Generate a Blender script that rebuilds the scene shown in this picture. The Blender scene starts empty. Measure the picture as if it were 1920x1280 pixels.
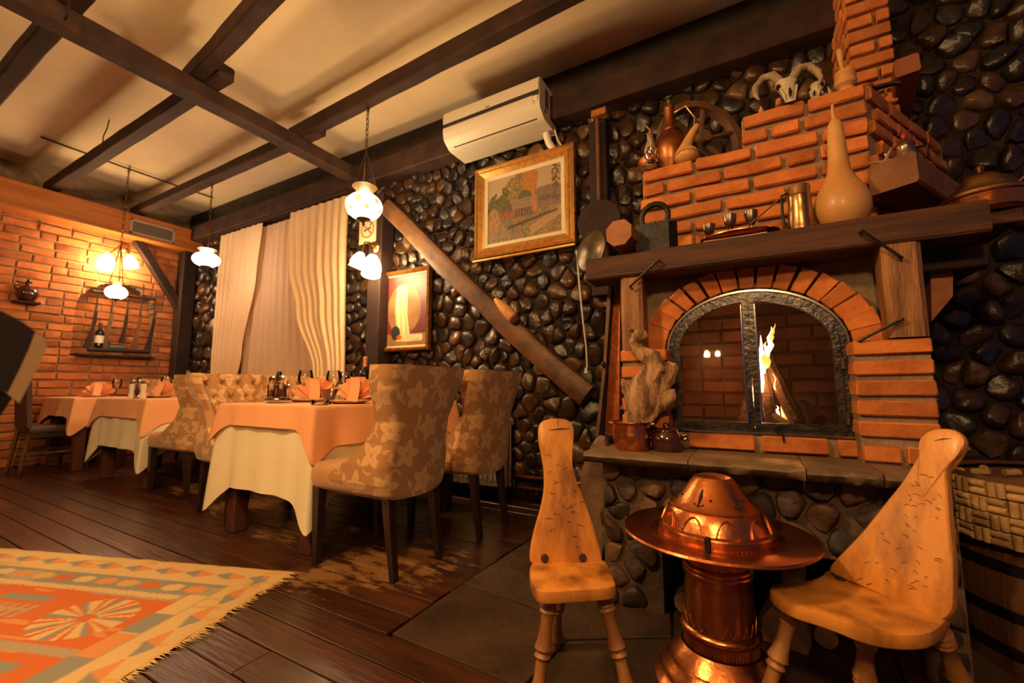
import bpy, bmesh, math, random
import numpy as np
from mathutils import Vector, Matrix, noise
random.seed(11)
PI = math.pi
sc = bpy.context.scene
COL = sc.collection
# ------------------------------------------------------------------ camera, world, exposure
FPX, YAW, PITCH, CAMH = 797.0, math.radians(29.38), math.radians(6.27), 0.85
cam_d = bpy.data.cameras.new('camera'); cam = bpy.data.objects.new('camera', cam_d); COL.objects.link(cam)
cam.location = (0, 0, CAMH); cam.rotation_euler = (PI/2 + PITCH, 0, YAW)
cam_d.sensor_width = 36.0; cam_d.lens = FPX*36.0/1920.0; cam_d.clip_start = 0.02
cam_d.dof.use_dof = True; cam_d.dof.focus_distance = 1.75; cam_d.dof.aperture_fstop = 2.2
sc.camera = cam
w = bpy.data.worlds.new('world'); sc.world = w; w.use_nodes = True
w.node_tree.nodes['Background'].inputs[0].default_value = (0.34, 0.22, 0.42, 1)
w.node_tree.nodes['Background'].inputs[1].default_value = 0.22
sc.view_settings.view_transform = 'Standard'; sc.view_settings.look = 'None'
sc.view_settings.exposure = 0.0; sc.view_settings.gamma = 1.0; sc.view_settings.use_curve_mapping = False
cy = sc.cycles
cy.max_bounces = 7; cy.diffuse_bounces = 3; cy.glossy_bounces = 3; cy.transmission_bounces = 5; cy.transparent_max_bounces = 10
cy.sample_clamp_indirect = 3.0; cy.caustics_reflective = False; cy.caustics_refractive = False
WARM = (1.0, 0.58, 0.235)
LAMP_E = 14.0
def point_light(name, loc, power, col=WARM, r=0.12):
    l = bpy.data.lights.new(name, 'POINT'); l.energy = power; l.color = col; l.shadow_soft_size = r
    o = bpy.data.objects.new(name, l); COL.objects.link(o); o.location = loc
    return o
ADDED_LIGHTS = [((-1.60, -.20, 2.50), 175), ((.10, -.95, 2.15), 125), ((-4.6, -.9, 2.30), 40)]     # key and fill lights added out of view above and behind the camera
for p_, e_ in ADDED_LIGHTS: point_light('key_fill_light', p_, e_)

# ------------------------------------------------------------------ measuring
_F = Vector((-math.sin(YAW)*math.cos(PITCH), math.cos(YAW)*math.cos(PITCH), math.sin(PITCH)))
_R = Vector((math.cos(YAW), math.sin(YAW), 0)); _U = _R.cross(_F); _C = Vector((0, 0, CAMH))
def at(px, py, X=None, Y=None, Z=None):
    d = (px-960)/FPX*_R + (640-py)/FPX*_U + _F
    if X is not None: t = X/d.x
    elif Y is not None: t = Y/d.y
    else: t = (Z-CAMH)/d.z
    return _C + d*t
def dist(p): return (Vector(p)-_C).dot(_F)

# ------------------------------------------------------------------ geometry helpers: a geo is (verts, faces)
def join(*gs):
    V, Fc = [], []
    for g in gs:
        n = len(V); V += list(g[0]); Fc += [[i+n for i in f] for f in g[1]]
    return V, Fc
def X(g, m):
    return [tuple(m @ Vector(v)) for v in g[0]], g[1]
def mv(g, x=0, y=0, z=0, rx=0, ry=0, rz=0, s=1):
    m = Matrix.Translation((x, y, z)) @ Matrix.Rotation(rz, 4, 'Z') @ Matrix.Rotation(ry, 4, 'Y') @ Matrix.Rotation(rx, 4, 'X')
    if s != 1: m = m @ (Matrix.Diagonal((*s, 1)) if isinstance(s, tuple) else Matrix.Scale(s, 4))
    return X(g, m)
def box(x0, x1, y0, y1, z0, z1, bev=0, seg=1):
    V = [(x0,y0,z0),(x1,y0,z0),(x1,y1,z0),(x0,y1,z0),(x0,y0,z1),(x1,y0,z1),(x1,y1,z1),(x0,y1,z1)]
    Fc = [[0,3,2,1],[4,5,6,7],[0,1,5,4],[1,2,6,5],[2,3,7,6],[3,0,4,7]]
    if bev <= 0: return V, Fc
    bm = bmesh.new(); vs = [bm.verts.new(v) for v in V]
    for f in Fc: bm.faces.new([vs[i] for i in f])
    bmesh.ops.bevel(bm, geom=bm.edges[:], offset=bev, segments=seg, profile=0.5, affect='EDGES')
    bm.verts.index_update()
    out = [tuple(v.co) for v in bm.verts], [[v.index for v in f.verts] for f in bm.faces]
    bm.free(); return out
def cbox(c, s, bev=0, seg=1):
    return box(c[0]-s[0]/2, c[0]+s[0]/2, c[1]-s[1]/2, c[1]+s[1]/2, c[2]-s[2]/2, c[2]+s[2]/2, bev, seg)
def lathe(prof, n=28, flute=None):
    V, Fc = [], []
    k = len(prof)
    for i in range(n):
        a = 2*PI*i/n
        for (r, z) in prof: V.append((r*math.cos(a), r*math.sin(a), z))
    for i in range(n):
        j = (i+1) % n
        for q in range(k-1):
            a_, b_, c_, d_ = i*k+q, j*k+q, j*k+q+1, i*k+q+1
            if prof[q][0] < 1e-6: Fc.append([a_, c_, d_])
            elif prof[q+1][0] < 1e-6: Fc.append([a_, b_, d_])
            else: Fc.append([a_, b_, c_, d_])
    return V, Fc
def tube(pts, rad, n=8, caps=True, flat=1.0, up=None):
    pts = [Vector(p) for p in pts]; m = len(pts)
    if not isinstance(rad, (list, tuple)): rad = [rad]*m
    V, Fc = [], []
    t0 = (pts[1]-pts[0]).normalized()
    u = Vector(up) if up else (Vector((0,0,1)) if abs(t0.z) < .9 else Vector((1,0,0)))
    for i in range(m):
        t = (pts[min(i+1,m-1)]-pts[max(i-1,0)]).normalized()
        s = t.cross(u)
        if s.length < 1e-5: s = t.cross(Vector((0,1,.1)))
        s.normalize(); u = s.cross(t).normalized()
        for k in range(n):
            a = 2*PI*k/n
            V.append(tuple(pts[i] + (s*math.cos(a) + u*math.sin(a)*flat)*rad[i]))
    for i in range(m-1):
        for k in range(n):
            l = (k+1) % n
            Fc.append([i*n+k, i*n+l, (i+1)*n+l, (i+1)*n+k])
    if caps:
        Fc.append(list(range(n))[::-1]); Fc.append([(m-1)*n+k for k in range(n)])
    return V, Fc
def prism(poly, d0, d1, axis='y'):
    """poly of (a,b): axis y -> (a,*,b); axis x -> (*,a,b); axis z -> (a,b,*)"""
    f = {'y': lambda a, b, d: (a, d, b), 'x': lambda a, b, d: (d, a, b), 'z': lambda a, b, d: (a, b, d)}[axis]
    n = len(poly)
    V = [f(a, b, d0) for a, b in poly] + [f(a, b, d1) for a, b in poly]
    Fc = [list(range(n)), [n+i for i in range(n)][::-1]] + [[i, n+i, n+(i+1) % n, (i+1) % n] for i in range(n)]
    return V, Fc
def grid(nu, nv, fn):
    V = [tuple(fn(i/(nu-1), j/(nv-1))) for j in range(nv) for i in range(nu)]
    Fc = [[j*nu+i, j*nu+i+1, (j+1)*nu+i+1, (j+1)*nu+i] for j in range(nv-1) for i in range(nu-1)]
    return V, Fc
def ball(r, n=12, m=8, s=(1,1,1)):
    return mv(lathe([(r*math.sin(PI*i/m), -r*math.cos(PI*i/m)) if 0 < i < m else (0, (-r if i == 0 else r)) for i in range(m+1)], n), s=s)
def loft(rings, cap=True):
    n = len(rings[0]); V = [tuple(p) for r in rings for p in r]; Fc = []
    for i in range(len(rings)-1):
        for k in range(n):
            l = (k+1) % n
            Fc.append([i*n+k, i*n+l, (i+1)*n+l, (i+1)*n+k])
    if cap: Fc.append(list(range(n))[::-1]); Fc.append([(len(rings)-1)*n+k for k in range(n)])
    return V, Fc
def wob(g, amp, sc_=6.0, seed=0):
    o = Vector((seed*3.1, seed*1.7, seed*.9)); out = []
    for v in g[0]:
        q = noise.noise_vector(Vector(v)*sc_+o)*amp; out.append((v[0]+q.x, v[1]+q.y, v[2]+q.z))
    return out, g[1]
def subd(g, cuts):
    bm = bmesh.new(); vs = [bm.verts.new(v) for v in g[0]]
    for f in g[1]: bm.faces.new([vs[i] for i in f])
    bmesh.ops.subdivide_edges(bm, edges=bm.edges[:], cuts=cuts, use_grid_fill=True); bm.verts.index_update()
    out = [tuple(v.co) for v in bm.verts], [[v.index for v in f.verts] for f in bm.faces]; bm.free(); return out
def long_box(p0, p1, wd, ht, seg=10, amp=.006, bev=.012, seed=0, up=(0,0,1), taper=1.0):
    """a hewn timber from p0 to p1 (axis of the section's centre)"""
    p0, p1 = Vector(p0), Vector(p1); t = (p1-p0).normalized(); u = Vector(up); s = t.cross(u).normalized(); u = s.cross(t)
    b = bev; rings = []
    for i in range(seg+1):
        k = i/seg; q = p0.lerp(p1, k); a, c = wd/2*(1+(taper-1)*k), ht/2*(1+(taper-1)*k); r = []
        for (x, y) in ((-a+b,-c),(a-b,-c),(a,-c+b),(a,c-b),(a-b,c),(-a+b,c),(-a,c-b),(-a,-c+b)):
            nv = noise.noise_vector(Vector((x*9+seed, y*9, k*(p1-p0).length*3+seed*2.3)))*amp
            r.append(q + s*(x+nv.x) + u*(y+nv.y))
        rings.append(r)
    return loft(rings)

def mesh(name, g, smooth=None):
    me = bpy.data.meshes.new(name); me.from_pydata([tuple(v) for v in g[0]], [], g[1]); me.update()
    bm = bmesh.new(); bm.from_mesh(me); bmesh.ops.recalc_face_normals(bm, faces=bm.faces[:]); bm.to_mesh(me); bm.free()
    if smooth is not None:
        me.polygons.foreach_set('use_smooth', [True]*len(me.polygons))
        if smooth < 170: me.set_sharp_from_angle(angle=math.radians(smooth))
    return me
def mk(name, g, mat, parent=None, loc=None, rot=None, smooth=35, world=False):
    """one mesh object; world=True: g is in world coordinates and parent is an unrotated empty"""
    me = g if isinstance(g, bpy.types.Mesh) else mesh(name, g, smooth)
    if mat is not None and not me.materials: me.materials.append(mat)
    o = bpy.data.objects.new(name, me); COL.objects.link(o)
    if loc is not None: o.location = loc
    if rot is not None: o.rotation_euler = rot
    if parent is not None:
        o.parent = parent
        if world:
            p, q = Vector((0,0,0)), parent
            while q is not None: p += q.location; q = q.parent
            o.location = -p
    return o
def tag(o, label=None, cat=None, group=None, kind=None):
    if label: o['label'] = label
    if cat: o['category'] = cat
    if group: o['group'] = group
    if kind: o['kind'] = kind
    return o
def thing(name, label, cat, loc=(0,0,0), rz=0, group=None):
    o = bpy.data.objects.new(name, None); COL.objects.link(o); o.location = loc; o.rotation_euler = (0,0,rz)
    o.empty_display_size = .05
    return tag(o, label, cat, group)
def one(name, g, mat, label, cat, group=None, loc=None, rot=None, smooth=35):
    """a thing of one mesh; with world geometry its origin is moved to its base"""
    if loc is None and not isinstance(g, bpy.types.Mesh):
        a = np.array(g[0]); c = (a.min(0)+a.max(0))/2; c[2] = a[:,2].min()
        g = ([(v[0]-c[0], v[1]-c[1], v[2]-c[2]) for v in g[0]], g[1]); loc = tuple(c)
    return tag(mk(name, g, mat, None, loc, rot, smooth), label, cat, group)
def dup(root, loc, rz, label=None):
    r = root.copy(); COL.objects.link(r); r.location = loc; r.rotation_euler = (0,0,rz)
    if label: r['label'] = label
    for ch in list(root.children):
        c = ch.copy(); COL.objects.link(c); c.parent = r
        for g in list(ch.children):
            d = g.copy(); COL.objects.link(d); d.parent = c
    return r

# ------------------------------------------------------------------ materials (all procedural)
def M(name, c1, c2=None, rough=.6, metal=0.0, scale=6.0, stretch=(1,1,1), bump=0.0, bscale=None, rnd=0.0, detail=5.0, spec=.5, lo=.35, hi=.65, c3=None, coat=0, emit=None, es=0, sheen=0, trans=0, ramp=None, isl=False):
    m = bpy.data.materials.new(name); m.use_nodes = True; nt = m.node_tree; N = nt.nodes; L = nt.links
    b = N['Principled BSDF']
    b.inputs['Roughness'].default_value = rough; b.inputs['Metallic'].default_value = metal
    b.inputs['Specular IOR Level'].default_value = spec
    if coat: b.inputs['Coat Weight'].default_value = coat; b.inputs['Coat Roughness'].default_value = .2
    if sheen: b.inputs['Sheen Weight'].default_value = sheen
    if emit: b.inputs['Emission Color'].default_value = (*emit, 1); b.inputs['Emission Strength'].default_value = es
    b.inputs['Base Color'].default_value = (*c1, 1)
    if not (c2 or bump or rnd or ramp): return m
    tc = N.new('ShaderNodeTexCoord'); mp = N.new('ShaderNodeMapping'); mp.inputs['Scale'].default_value = stretch
    oi = N.new('ShaderNodeObjectInfo'); geo = N.new('ShaderNodeNewGeometry')
    ad = N.new('ShaderNodeMath'); ad.operation = 'ADD'; L.new(oi.outputs['Random'], ad.inputs[0]); L.new(geo.outputs['Random Per Island'], ad.inputs[1])
    if not isl: ad.inputs[1].default_value = 0; L.remove(ad.inputs[1].links[0])
    fr = N.new('ShaderNodeMath'); fr.operation = 'FRACT'; L.new(ad.outputs[0], fr.inputs[0])
    cmb = N.new('ShaderNodeVectorMath'); cmb.operation = 'SCALE'; cmb.inputs[0].default_value = (13, 7, 19); L.new(fr.outputs[0], cmb.inputs['Scale'])
    va = N.new('ShaderNodeVectorMath'); va.operation = 'ADD'; L.new(tc.outputs['Object'], va.inputs[0])
    if rnd or ramp: L.new(cmb.outputs[0], va.inputs[1])
    L.new(va.outputs[0], mp.inputs[0])
    n1 = N.new('ShaderNodeTexNoise'); n1.inputs['Scale'].default_value = scale; n1.inputs['Detail'].default_value = detail; n1.inputs['Roughness'].default_value = .6
    L.new(mp.outputs[0], n1.inputs['Vector'])
    out = None
    if c2:
        r = N.new('ShaderNodeValToRGB'); e = r.color_ramp.elements
        e[0].position = lo; e[0].color = (*c1, 1); e[1].position = hi; e[1].color = (*c2, 1)
        if c3: q = e.new((lo+hi)/2); q.color = (*c3, 1)
        L.new(n1.outputs['Fac'], r.inputs[0]); out = r.outputs[0]
    if ramp:
        r2 = N.new('ShaderNodeValToRGB'); r2.color_ramp.interpolation = 'CONSTANT'; e = r2.color_ramp.elements
        while len(e) > 1: e.remove(e[-1])
        for i, c in enumerate(ramp):
            q = e[0] if i == 0 else e.new(i/len(ramp))
            q.position = i/len(ramp); q.color = (*c, 1)
        L.new(fr.outputs[0], r2.inputs[0])
        if out is not None:
            mx = N.new('ShaderNodeMix'); mx.data_type = 'RGBA'; mx.blend_type = 'MULTIPLY'; mx.inputs[0].default_value = 1
            L.new(r2.outputs[0], mx.inputs[6]); L.new(out, mx.inputs[7]); out = mx.outputs[2]
        else: out = r2.outputs[0]
    if rnd:
        hs = N.new('ShaderNodeHueSaturation'); mr = N.new('ShaderNodeMapRange'); mr.inputs['To Min'].default_value = 1-rnd; mr.inputs['To Max'].default_value = 1+rnd
        L.new(fr.outputs[0], mr.inputs[0]); L.new(mr.outputs[0], hs.inputs['Value'])
        if out is not None: L.new(out, hs.inputs['Color'])
        else: hs.inputs['Color'].default_value = (*c1, 1)
        out = hs.outputs[0]
    if out is not None: L.new(out, b.inputs['Base Color'])
    if bump:
        n2 = N.new('ShaderNodeTexNoise'); n2.inputs['Scale'].default_value = bscale or scale*4; n2.inputs['Detail'].default_value = 6
        L.new(mp.outputs[0], n2.inputs['Vector'])
        bp = N.new('ShaderNodeBump'); bp.inputs['Strength'].default_value = bump; bp.inputs['Distance'].default_value = .01
        L.new(n2.outputs['Fac'], bp.inputs['Height']); L.new(bp.outputs[0], b.inputs['Normal'])
    return m
def attr_mat(name, rough=.9, sheen=0, bump=0, bscale=300, spec=.3):
    m = bpy.data.materials.new(name); m.use_nodes = True; N = m.node_tree.nodes; L = m.node_tree.links; b = N['Principled BSDF']
    a = N.new('ShaderNodeAttribute'); a.attribute_name = 'pattern'; L.new(a.outputs['Color'], b.inputs['Base Color'])
    b.inputs['Roughness'].default_value = rough; b.inputs['Sheen Weight'].default_value = sheen; b.inputs['Specular IOR Level'].default_value = spec
    if bump:
        tc = N.new('ShaderNodeTexCoord'); n2 = N.new('ShaderNodeTexNoise'); n2.inputs['Scale'].default_value = bscale; L.new(tc.outputs['Object'], n2.inputs['Vector'])
        bp = N.new('ShaderNodeBump'); bp.inputs['Strength'].default_value = bump; bp.inputs['Distance'].default_value = .002; L.new(n2.outputs['Fac'], bp.inputs['Height']); L.new(bp.outputs[0], b.inputs['Normal'])
    return m
def glass_mat(name, tint=(1,1,1), op=.12, rough=.03):
    """thin clear glass: mostly see-through with a glossy reflection"""
    m = bpy.data.materials.new(name); m.use_nodes = True; N = m.node_tree.nodes; L = m.node_tree.links
    N.remove(N['Principled BSDF']); o = N['Material Output']
    t = N.new('ShaderNodeBsdfTransparent'); t.inputs[0].default_value = (*tint, 1)
    g = N.new('ShaderNodeBsdfGlossy'); g.inputs['Roughness'].default_value = rough; g.inputs[0].default_value = (.9,.9,.9,1)
    fz = N.new('ShaderNodeFresnel'); fz.inputs[0].default_value = 1.5
    ad = N.new('ShaderNodeMath'); ad.operation = 'ADD'; ad.inputs[1].default_value = op; L.new(fz.outputs[0], ad.inputs[0]); ad.use_clamp = True
    mx = N.new('ShaderNodeMixShader'); L.new(ad.outputs[0], mx.inputs[0]); L.new(t.outputs[0], mx.inputs[1]); L.new(g.outputs[0], mx.inputs[2]); L.new(mx.outputs[0], o.inputs[0])
    return m
def glow(name, col, s, tint=None):
    m = bpy.data.materials.new(name); m.use_nodes = True; b = m.node_tree.nodes['Principled BSDF']
    b.inputs['Base Color'].default_value = (.9,.8,.7,1); b.inputs['Emission Color'].default_value = (*col, 1); b.inputs['Emission Strength'].default_value = s; b.inputs['Roughness'].default_value = .2
    return m
m_beam = M('dark_beam_wood', (.022,.011,.010), (.050,.024,.016), .7, scale=5, stretch=(1,1,1), bump=.35, bscale=30, rnd=.2, spec=.25)
m_post = M('dark_post_wood', (.020,.010,.010), (.038,.019,.015), .65, scale=6, bump=.3, bscale=40, spec=.25)
m_mantel = M('mantel_wood', (.030,.010,.006), (.095,.032,.012), .7, scale=4, stretch=(.6,5,7), bump=.5, bscale=22)
m_oak = M('weathered_oak', (.16,.066,.022), (.38,.175,.055), .6, scale=5, stretch=(6,6,.8), bump=.5, bscale=25)
m_brace = M('brace_wood', (.055,.022,.010), (.185,.078,.027), .55, scale=5, bump=.5, bscale=16)
m_redwood = M('stained_beam_wood', (.34,.105,.022), (.46,.165,.036), .4, scale=3, stretch=(8,.5,8), bump=.08, coat=.3)
m_brick = M('brick_face', (.40,.110,.024), (.66,.215,.050), .85, scale=7, bump=.5, bscale=45, rnd=.28, isl=True)
m_brick2 = M('wall_brick', (.33,.090,.026), (.54,.185,.055), .9, scale=6, bump=.5, bscale=40, rnd=.3, isl=True)
m_mortar = M('mortar', (.20,.135,.085), (.35,.245,.155), .95, scale=9, bump=.7, bscale=60)
m_mortar_d = M('stone_mortar', (.018,.011,.009), (.042,.026,.017), .9, scale=5, bump=.6, bscale=50)
STONES = [(.034,.019,.013),(.055,.028,.014),(.022,.019,.020),(.040,.026,.019),(.085,.042,.018),(.028,.019,.016),(.018,.016,.018),(.062,.031,.013),(.13,.072,.032),(.030,.025,.024),(.046,.023,.012)]
m_stone = M('varnished_stone', (.6,.58,.56), (1.35,1.3,1.25), .30, scale=14, bump=.5, bscale=35, ramp=STONES, isl=True, spec=.5, coat=.08)
m_stone2 = M('rough_stone', (.6,.58,.56), (1.4,1.3,1.2), .6, scale=12, bump=.6, bscale=30, ramp=[(.066,.034,.017),(.042,.026,.019),(.10,.052,.023),(.052,.028,.016),(.032,.022,.019),(.14,.078,.034)], isl=True)
m_basemortar = M('base_mortar', (.075,.046,.027), (.14,.088,.05), .95, scale=9, bump=.7, bscale=50)
m_black = M('black_iron', (.012,.011,.012), (.03,.026,.024), .45, metal=.7, scale=20, bump=.2)
m_iron = M('dark_forged_iron', (.03,.028,.028), (.07,.062,.055), .4, metal=.85, scale=25, bump=.3)
m_doorfr = M('welded_steel', (.035,.034,.036), (.11,.10,.095), .30, metal=.9, scale=18, bump=.25, bscale=60)
m_copper = M('beaten_copper', (.50,.165,.055), (.72,.27,.09), .27, metal=1, scale=8, bump=.12, bscale=55)
m_copper_d = M('aged_copper', (.22,.080,.032), (.46,.17,.06), .36, metal=1, scale=7, bump=.15, bscale=40)
m_brass = M('old_brass', (.33,.19,.08), (.52,.31,.13), .3, metal=1, scale=10, bump=.1)
m_pewter = M('pewter', (.22,.17,.13), (.42,.33,.25), .32, metal=1, scale=12, bump=.1)
m_steel = M('polished_steel', (.62,.56,.50), None, .18, metal=1)
m_black_pl = M('black_plastic', (.008,.007,.008), None, .45)
m_white_pl = M('white_plastic', (.66,.60,.48), None, .42)
m_white_en = M('white_enamel', (.78,.72,.60), None, .35)
m_gold = M('gilt_frame', (.52,.27,.065), (.72,.42,.12), .32, metal=.75, scale=30, bump=.2)
m_gold_d = M('dark_gilt', (.20,.085,.022), (.40,.19,.05), .4, metal=.6, scale=25, bump=.2)
m_linen = M('linen_mat', (.72,.62,.42), None, .9)
m_gourd = M('dried_gourd', (.50,.24,.075), (.64,.34,.12), .42, scale=6, bump=.06, coat=.1)
m_turned = M('pale_turned_wood', (.52,.24,.075), (.66,.34,.12), .45, scale=5, stretch=(1,1,4))
m_bone = M('bleached_bone', (.46,.38,.27), (.66,.58,.44), .65, scale=20, bump=.3)
m_horn = M('ridged_horn', (.24,.17,.10), (.42,.32,.20), .6, scale=30, bump=.5)
m_drift = M('driftwood', (.16,.075,.030), (.46,.28,.14), .75, scale=12, stretch=(2.5,2.5,.8), bump=1.0, bscale=24, lo=.4, hi=.58)
m_stool = M('stool_wood', (.21,.065,.012), (.70,.29,.048), .40, scale=3.4, stretch=(3.2,3.2,1.0), bump=.25, bscale=14, coat=.15, lo=.30, hi=.56, detail=9)
m_stool_leg = M('stool_leg_wood', (.24,.098,.028), (.48,.22,.065), .45, scale=6, stretch=(3,3,1), bump=.15)
m_notch = M('tool_scar', (.045,.018,.010), None, .8)
m_leather = M('brown_leather', (.10,.052,.028), (.18,.10,.055), .55, scale=9, bump=.4)
m_glaze = M('brown_glaze', (.035,.008,.006), (.06,.014,.010), .10, scale=8, coat=.6)
m_glass = glass_mat('clear_glass', (.97,.96,.94), .05)
m_glassd = glass_mat('fire_glass', (.80,.74,.72), .06, .02)
m_bottle = M('dark_bottle_glass', (.006,.008,.006), None, .06, spec=.7)
m_label = M('paper_label', (.78,.70,.52), None, .8)
m_cork = M('cork', (.40,.235,.098), (.58,.37,.17), .85, scale=45, bump=.3, rnd=.22)
m_barrel = M('barrel_oak', (.075,.030,.012), (.15,.062,.022), .55, scale=5, stretch=(4,4,.7), bump=.25, rnd=.15)
m_log_bark = M('log_bark', (.10,.055,.03), (.18,.11,.06), .9, scale=15, bump=.8)
m_log_end = M('log_end', (.38,.20,.08), (.55,.32,.14), .8, scale=8, bump=.3)
m_char = M('charred_log', (.010,.008,.007), (.05,.03,.02), .9, scale=14, bump=.8)
m_soot = M('sooty_firebrick', (.06,.026,.016), (.15,.065,.036), .9, scale=6, bump=.4, rnd=.2)
m_ember = M('ember_bed', (.03,.012,.008), (.10,.04,.02), .9, scale=20, bump=.8)
m_slab = M('hearth_slate', (.10,.062,.036), (.20,.125,.07), .5, scale=6, bump=.6, bscale=24)
m_flag = M('floor_flagstone', (.042,.024,.015), (.088,.050,.028), .5, scale=4, bump=.5, bscale=30, rnd=.15, detail=8)
m_chairleg = M('espresso_wood', (.022,.011,.009), (.038,.018,.013), .4, scale=8)
m_tleg = M('table_leg_wood', (.075,.024,.012), (.11,.038,.018), .4, scale=7, stretch=(5,5,1))
m_seat = M('tan_velvet', (.46,.235,.080), (.57,.305,.110), .85, scale=5, sheen=.4, bump=.05)
m_white_c = M('cream_cloth', (.88,.80,.52), (.92,.84,.57), .9, scale=4, bump=.05, bscale=250, sheen=.1)
m_orange_c = M('peach_cloth', (.88,.42,.19), (.92,.46,.22), .88, scale=4, bump=.05, bscale=250, sheen=.1)
m_napkin = M('peach_napkin', (.90,.39,.17), None, .85, sheen=.1)
m_plate = M('peach_china', (.70,.42,.22), None, .25)
# ================================================================== SETTING
WY, BX, CZ = 3.0, -7.0, 3.42
def struct(name, g, m, smooth=35): return tag(mk(name, g, m, smooth=smooth), kind='structure')
# ---- floor: planks along x, each one a piece; flagstones in front of the hearth
def plank_mat():
    m = M('floor_plank', (.034,.012,.0075), (.085,.030,.014), .30, scale=3.0, stretch=(.7,7,7), bump=.22, bscale=9, rnd=.30, spec=.5)
    nt = m.node_tree; N = nt.nodes; L = nt.links; b = N['Principled BSDF']
    geo = N.new('ShaderNodeNewGeometry')
    # worn-off stain where chairs are dragged: patches by the first table
    tot = None
    for (cx, cy_, rr) in ((-1.55,1.62,.55),(-2.4,1.75,.5),(-3.3,1.9,.5),(-1.75,1.38,.3),(-4.2,2.0,.5)):
        d = N.new('ShaderNodeVectorMath'); d.operation = 'DISTANCE'; d.inputs[1].default_value = (cx, cy_, 0); L.new(geo.outputs['Position'], d.inputs[0])
        r = N.new('ShaderNodeMapRange'); r.inputs['From Min'].default_value = rr; r.inputs['From Max'].default_value = rr*.25; L.new(d.outputs['Value'], r.inputs[0])
        if tot is None: tot = r.outputs[0]
        else:
            mx = N.new('ShaderNodeMath'); mx.operation = 'MAXIMUM'; L.new(tot, mx.inputs[0]); L.new(r.outputs[0], mx.inputs[1]); tot = mx.outputs[0]
    mp = N.new('ShaderNodeMapping'); mp.inputs['Scale'].default_value = (2.2, 7, 1); L.new(geo.outputs['Position'], mp.inputs[0])
    n = N.new('ShaderNodeTexNoise'); n.inputs['Scale'].default_value = 2.2; n.inputs['Detail'].default_value = 9; n.inputs['Roughness'].default_value = .72; L.new(mp.outputs[0], n.inputs['Vector'])
    mu = N.new('ShaderNodeMath'); mu.operation = 'MULTIPLY_ADD'; L.new(tot, mu.inputs[0]); mu.inputs[1].default_value = .30; L.new(n.outputs['Fac'], mu.inputs[2])
    r = N.new('ShaderNodeMapRange'); r.inputs['From Min'].default_value = .70; r.inputs['From Max'].default_value = .80; L.new(mu.outputs[0], r.inputs[0])
    src = b.inputs['Base Color'].links[0].from_socket
    mix = N.new('ShaderNodeMix'); mix.data_type = 'RGBA'; L.new(r.outputs[0], mix.inputs[0]); L.new(src, mix.inputs[6]); mix.inputs[7].default_value = (.30,.155,.055,1); L.new(mix.outputs[2], b.inputs['Base Color'])
    return m
m_plank = plank_mat()
floor = struct('floor', box(-7.6, 2.6, -4.3, 3.3, -.12, -.022), M('floor_gap', (.010,.005,.004), None, .9))
def plank(x0, x1, y0, y1):
    g = box(x0-(x0+x1)/2, (x1-x0)/2, y0-(y0+y1)/2, (y1-y0)/2, -.02, 0, .0025)
    tilt = random.uniform(-.0015, .0015)
    mk('floor_plank', g, m_plank, floor, ((x0+x1)/2, (y0+y1)/2, tilt), smooth=None)
y = -1.35; FLAGX, FLAGY = -1.15, 1.165
while y < 2.97:
    wd = random.uniform(.115, .135)
    if y < FLAGY < y+wd+.05: wd = FLAGY-y
    x1 = 1.7 if y < FLAGY-.01 else FLAGX + random.uniform(-.012, .004)
    x = x1
    first = True
    while x > BX:
        ln = random.uniform(1.3, 2.9)*(random.uniform(.3,1) if first else 1); first = False
        xa = max(x-ln, BX)
        if xa-BX < .4: xa = BX
        plank(xa, x-.003, y, y+wd-.005); x = xa
    y += wd
def poly_slab(poly, z0, z1, bev=.004):
    cx = sum(p[0] for p in poly)/len(poly); cy_ = sum(p[1] for p in poly)/len(poly)
    ins = [(cx+(p[0]-cx)*(1-bev*2.5), cy_+(p[1]-cy_)*(1-bev*2.5)) for p in poly]
    n = len(poly)
    return loft([[(p[0],p[1],z0) for p in poly], [(p[0],p[1],z1-bev) for p in poly], [(p[0],p[1],z1) for p in ins]])
flags = [[(-1.14,1.175),(-.62,1.16),(-.60,1.42),(-.74,1.56),(-1.15,1.60)], [(-.61,1.16),(.06,1.17),(.03,1.50),(-.28,1.62),(-.59,1.43)],
         [(.07,1.17),(1.0,1.16),(1.02,1.62),(.34,1.66),(.04,1.50)], [(1.01,1.16),(1.7,1.17),(1.7,1.8),(1.03,1.75)],
         [(-1.15,1.61),(-.73,1.57),(-.60,1.44),(-.29,1.63),(-.36,2.05),(-1.14,2.12)], [(-1.14,2.13),(-.37,2.06),(-.40,2.6),(-1.15,2.58)], [(-1.15,2.59),(-.40,2.61),(-.4,2.95),(-1.15,2.96)],
         [(-.28,1.63),(.03,1.51),(.33,1.67),(.36,2.05),(-.35,2.05)], [(.34,1.67),(1.02,1.63),(1.03,1.76),(1.02,2.3),(.37,2.2)], [(1.03,1.77),(1.7,1.81),(1.7,2.9),(1.03,2.4)], [(.37,2.21),(1.02,2.31),(1.03,2.95),(.4,2.95)]]
for p in flags: mk('flagstone', mv(poly_slab(p, -.02, .004+random.uniform(-.002,.002))), m_flag, floor, smooth=None)

# ---- ceiling (plaster) standing clear above the beams
m_ceil = M('ceiling_plaster', (.66,.52,.33), (.72,.58,.38), .95, scale=2.5, bump=.12, bscale=60)
ceil = struct('ceiling', box(-7.4, 2.6, -4.3, 3.3, CZ, CZ+.1), m_ceil)
panel = mk('ceiling_panel', box(.02, .75, 1.3, 2.85, CZ-.035, CZ-.002), m_ceil, ceil)

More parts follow.
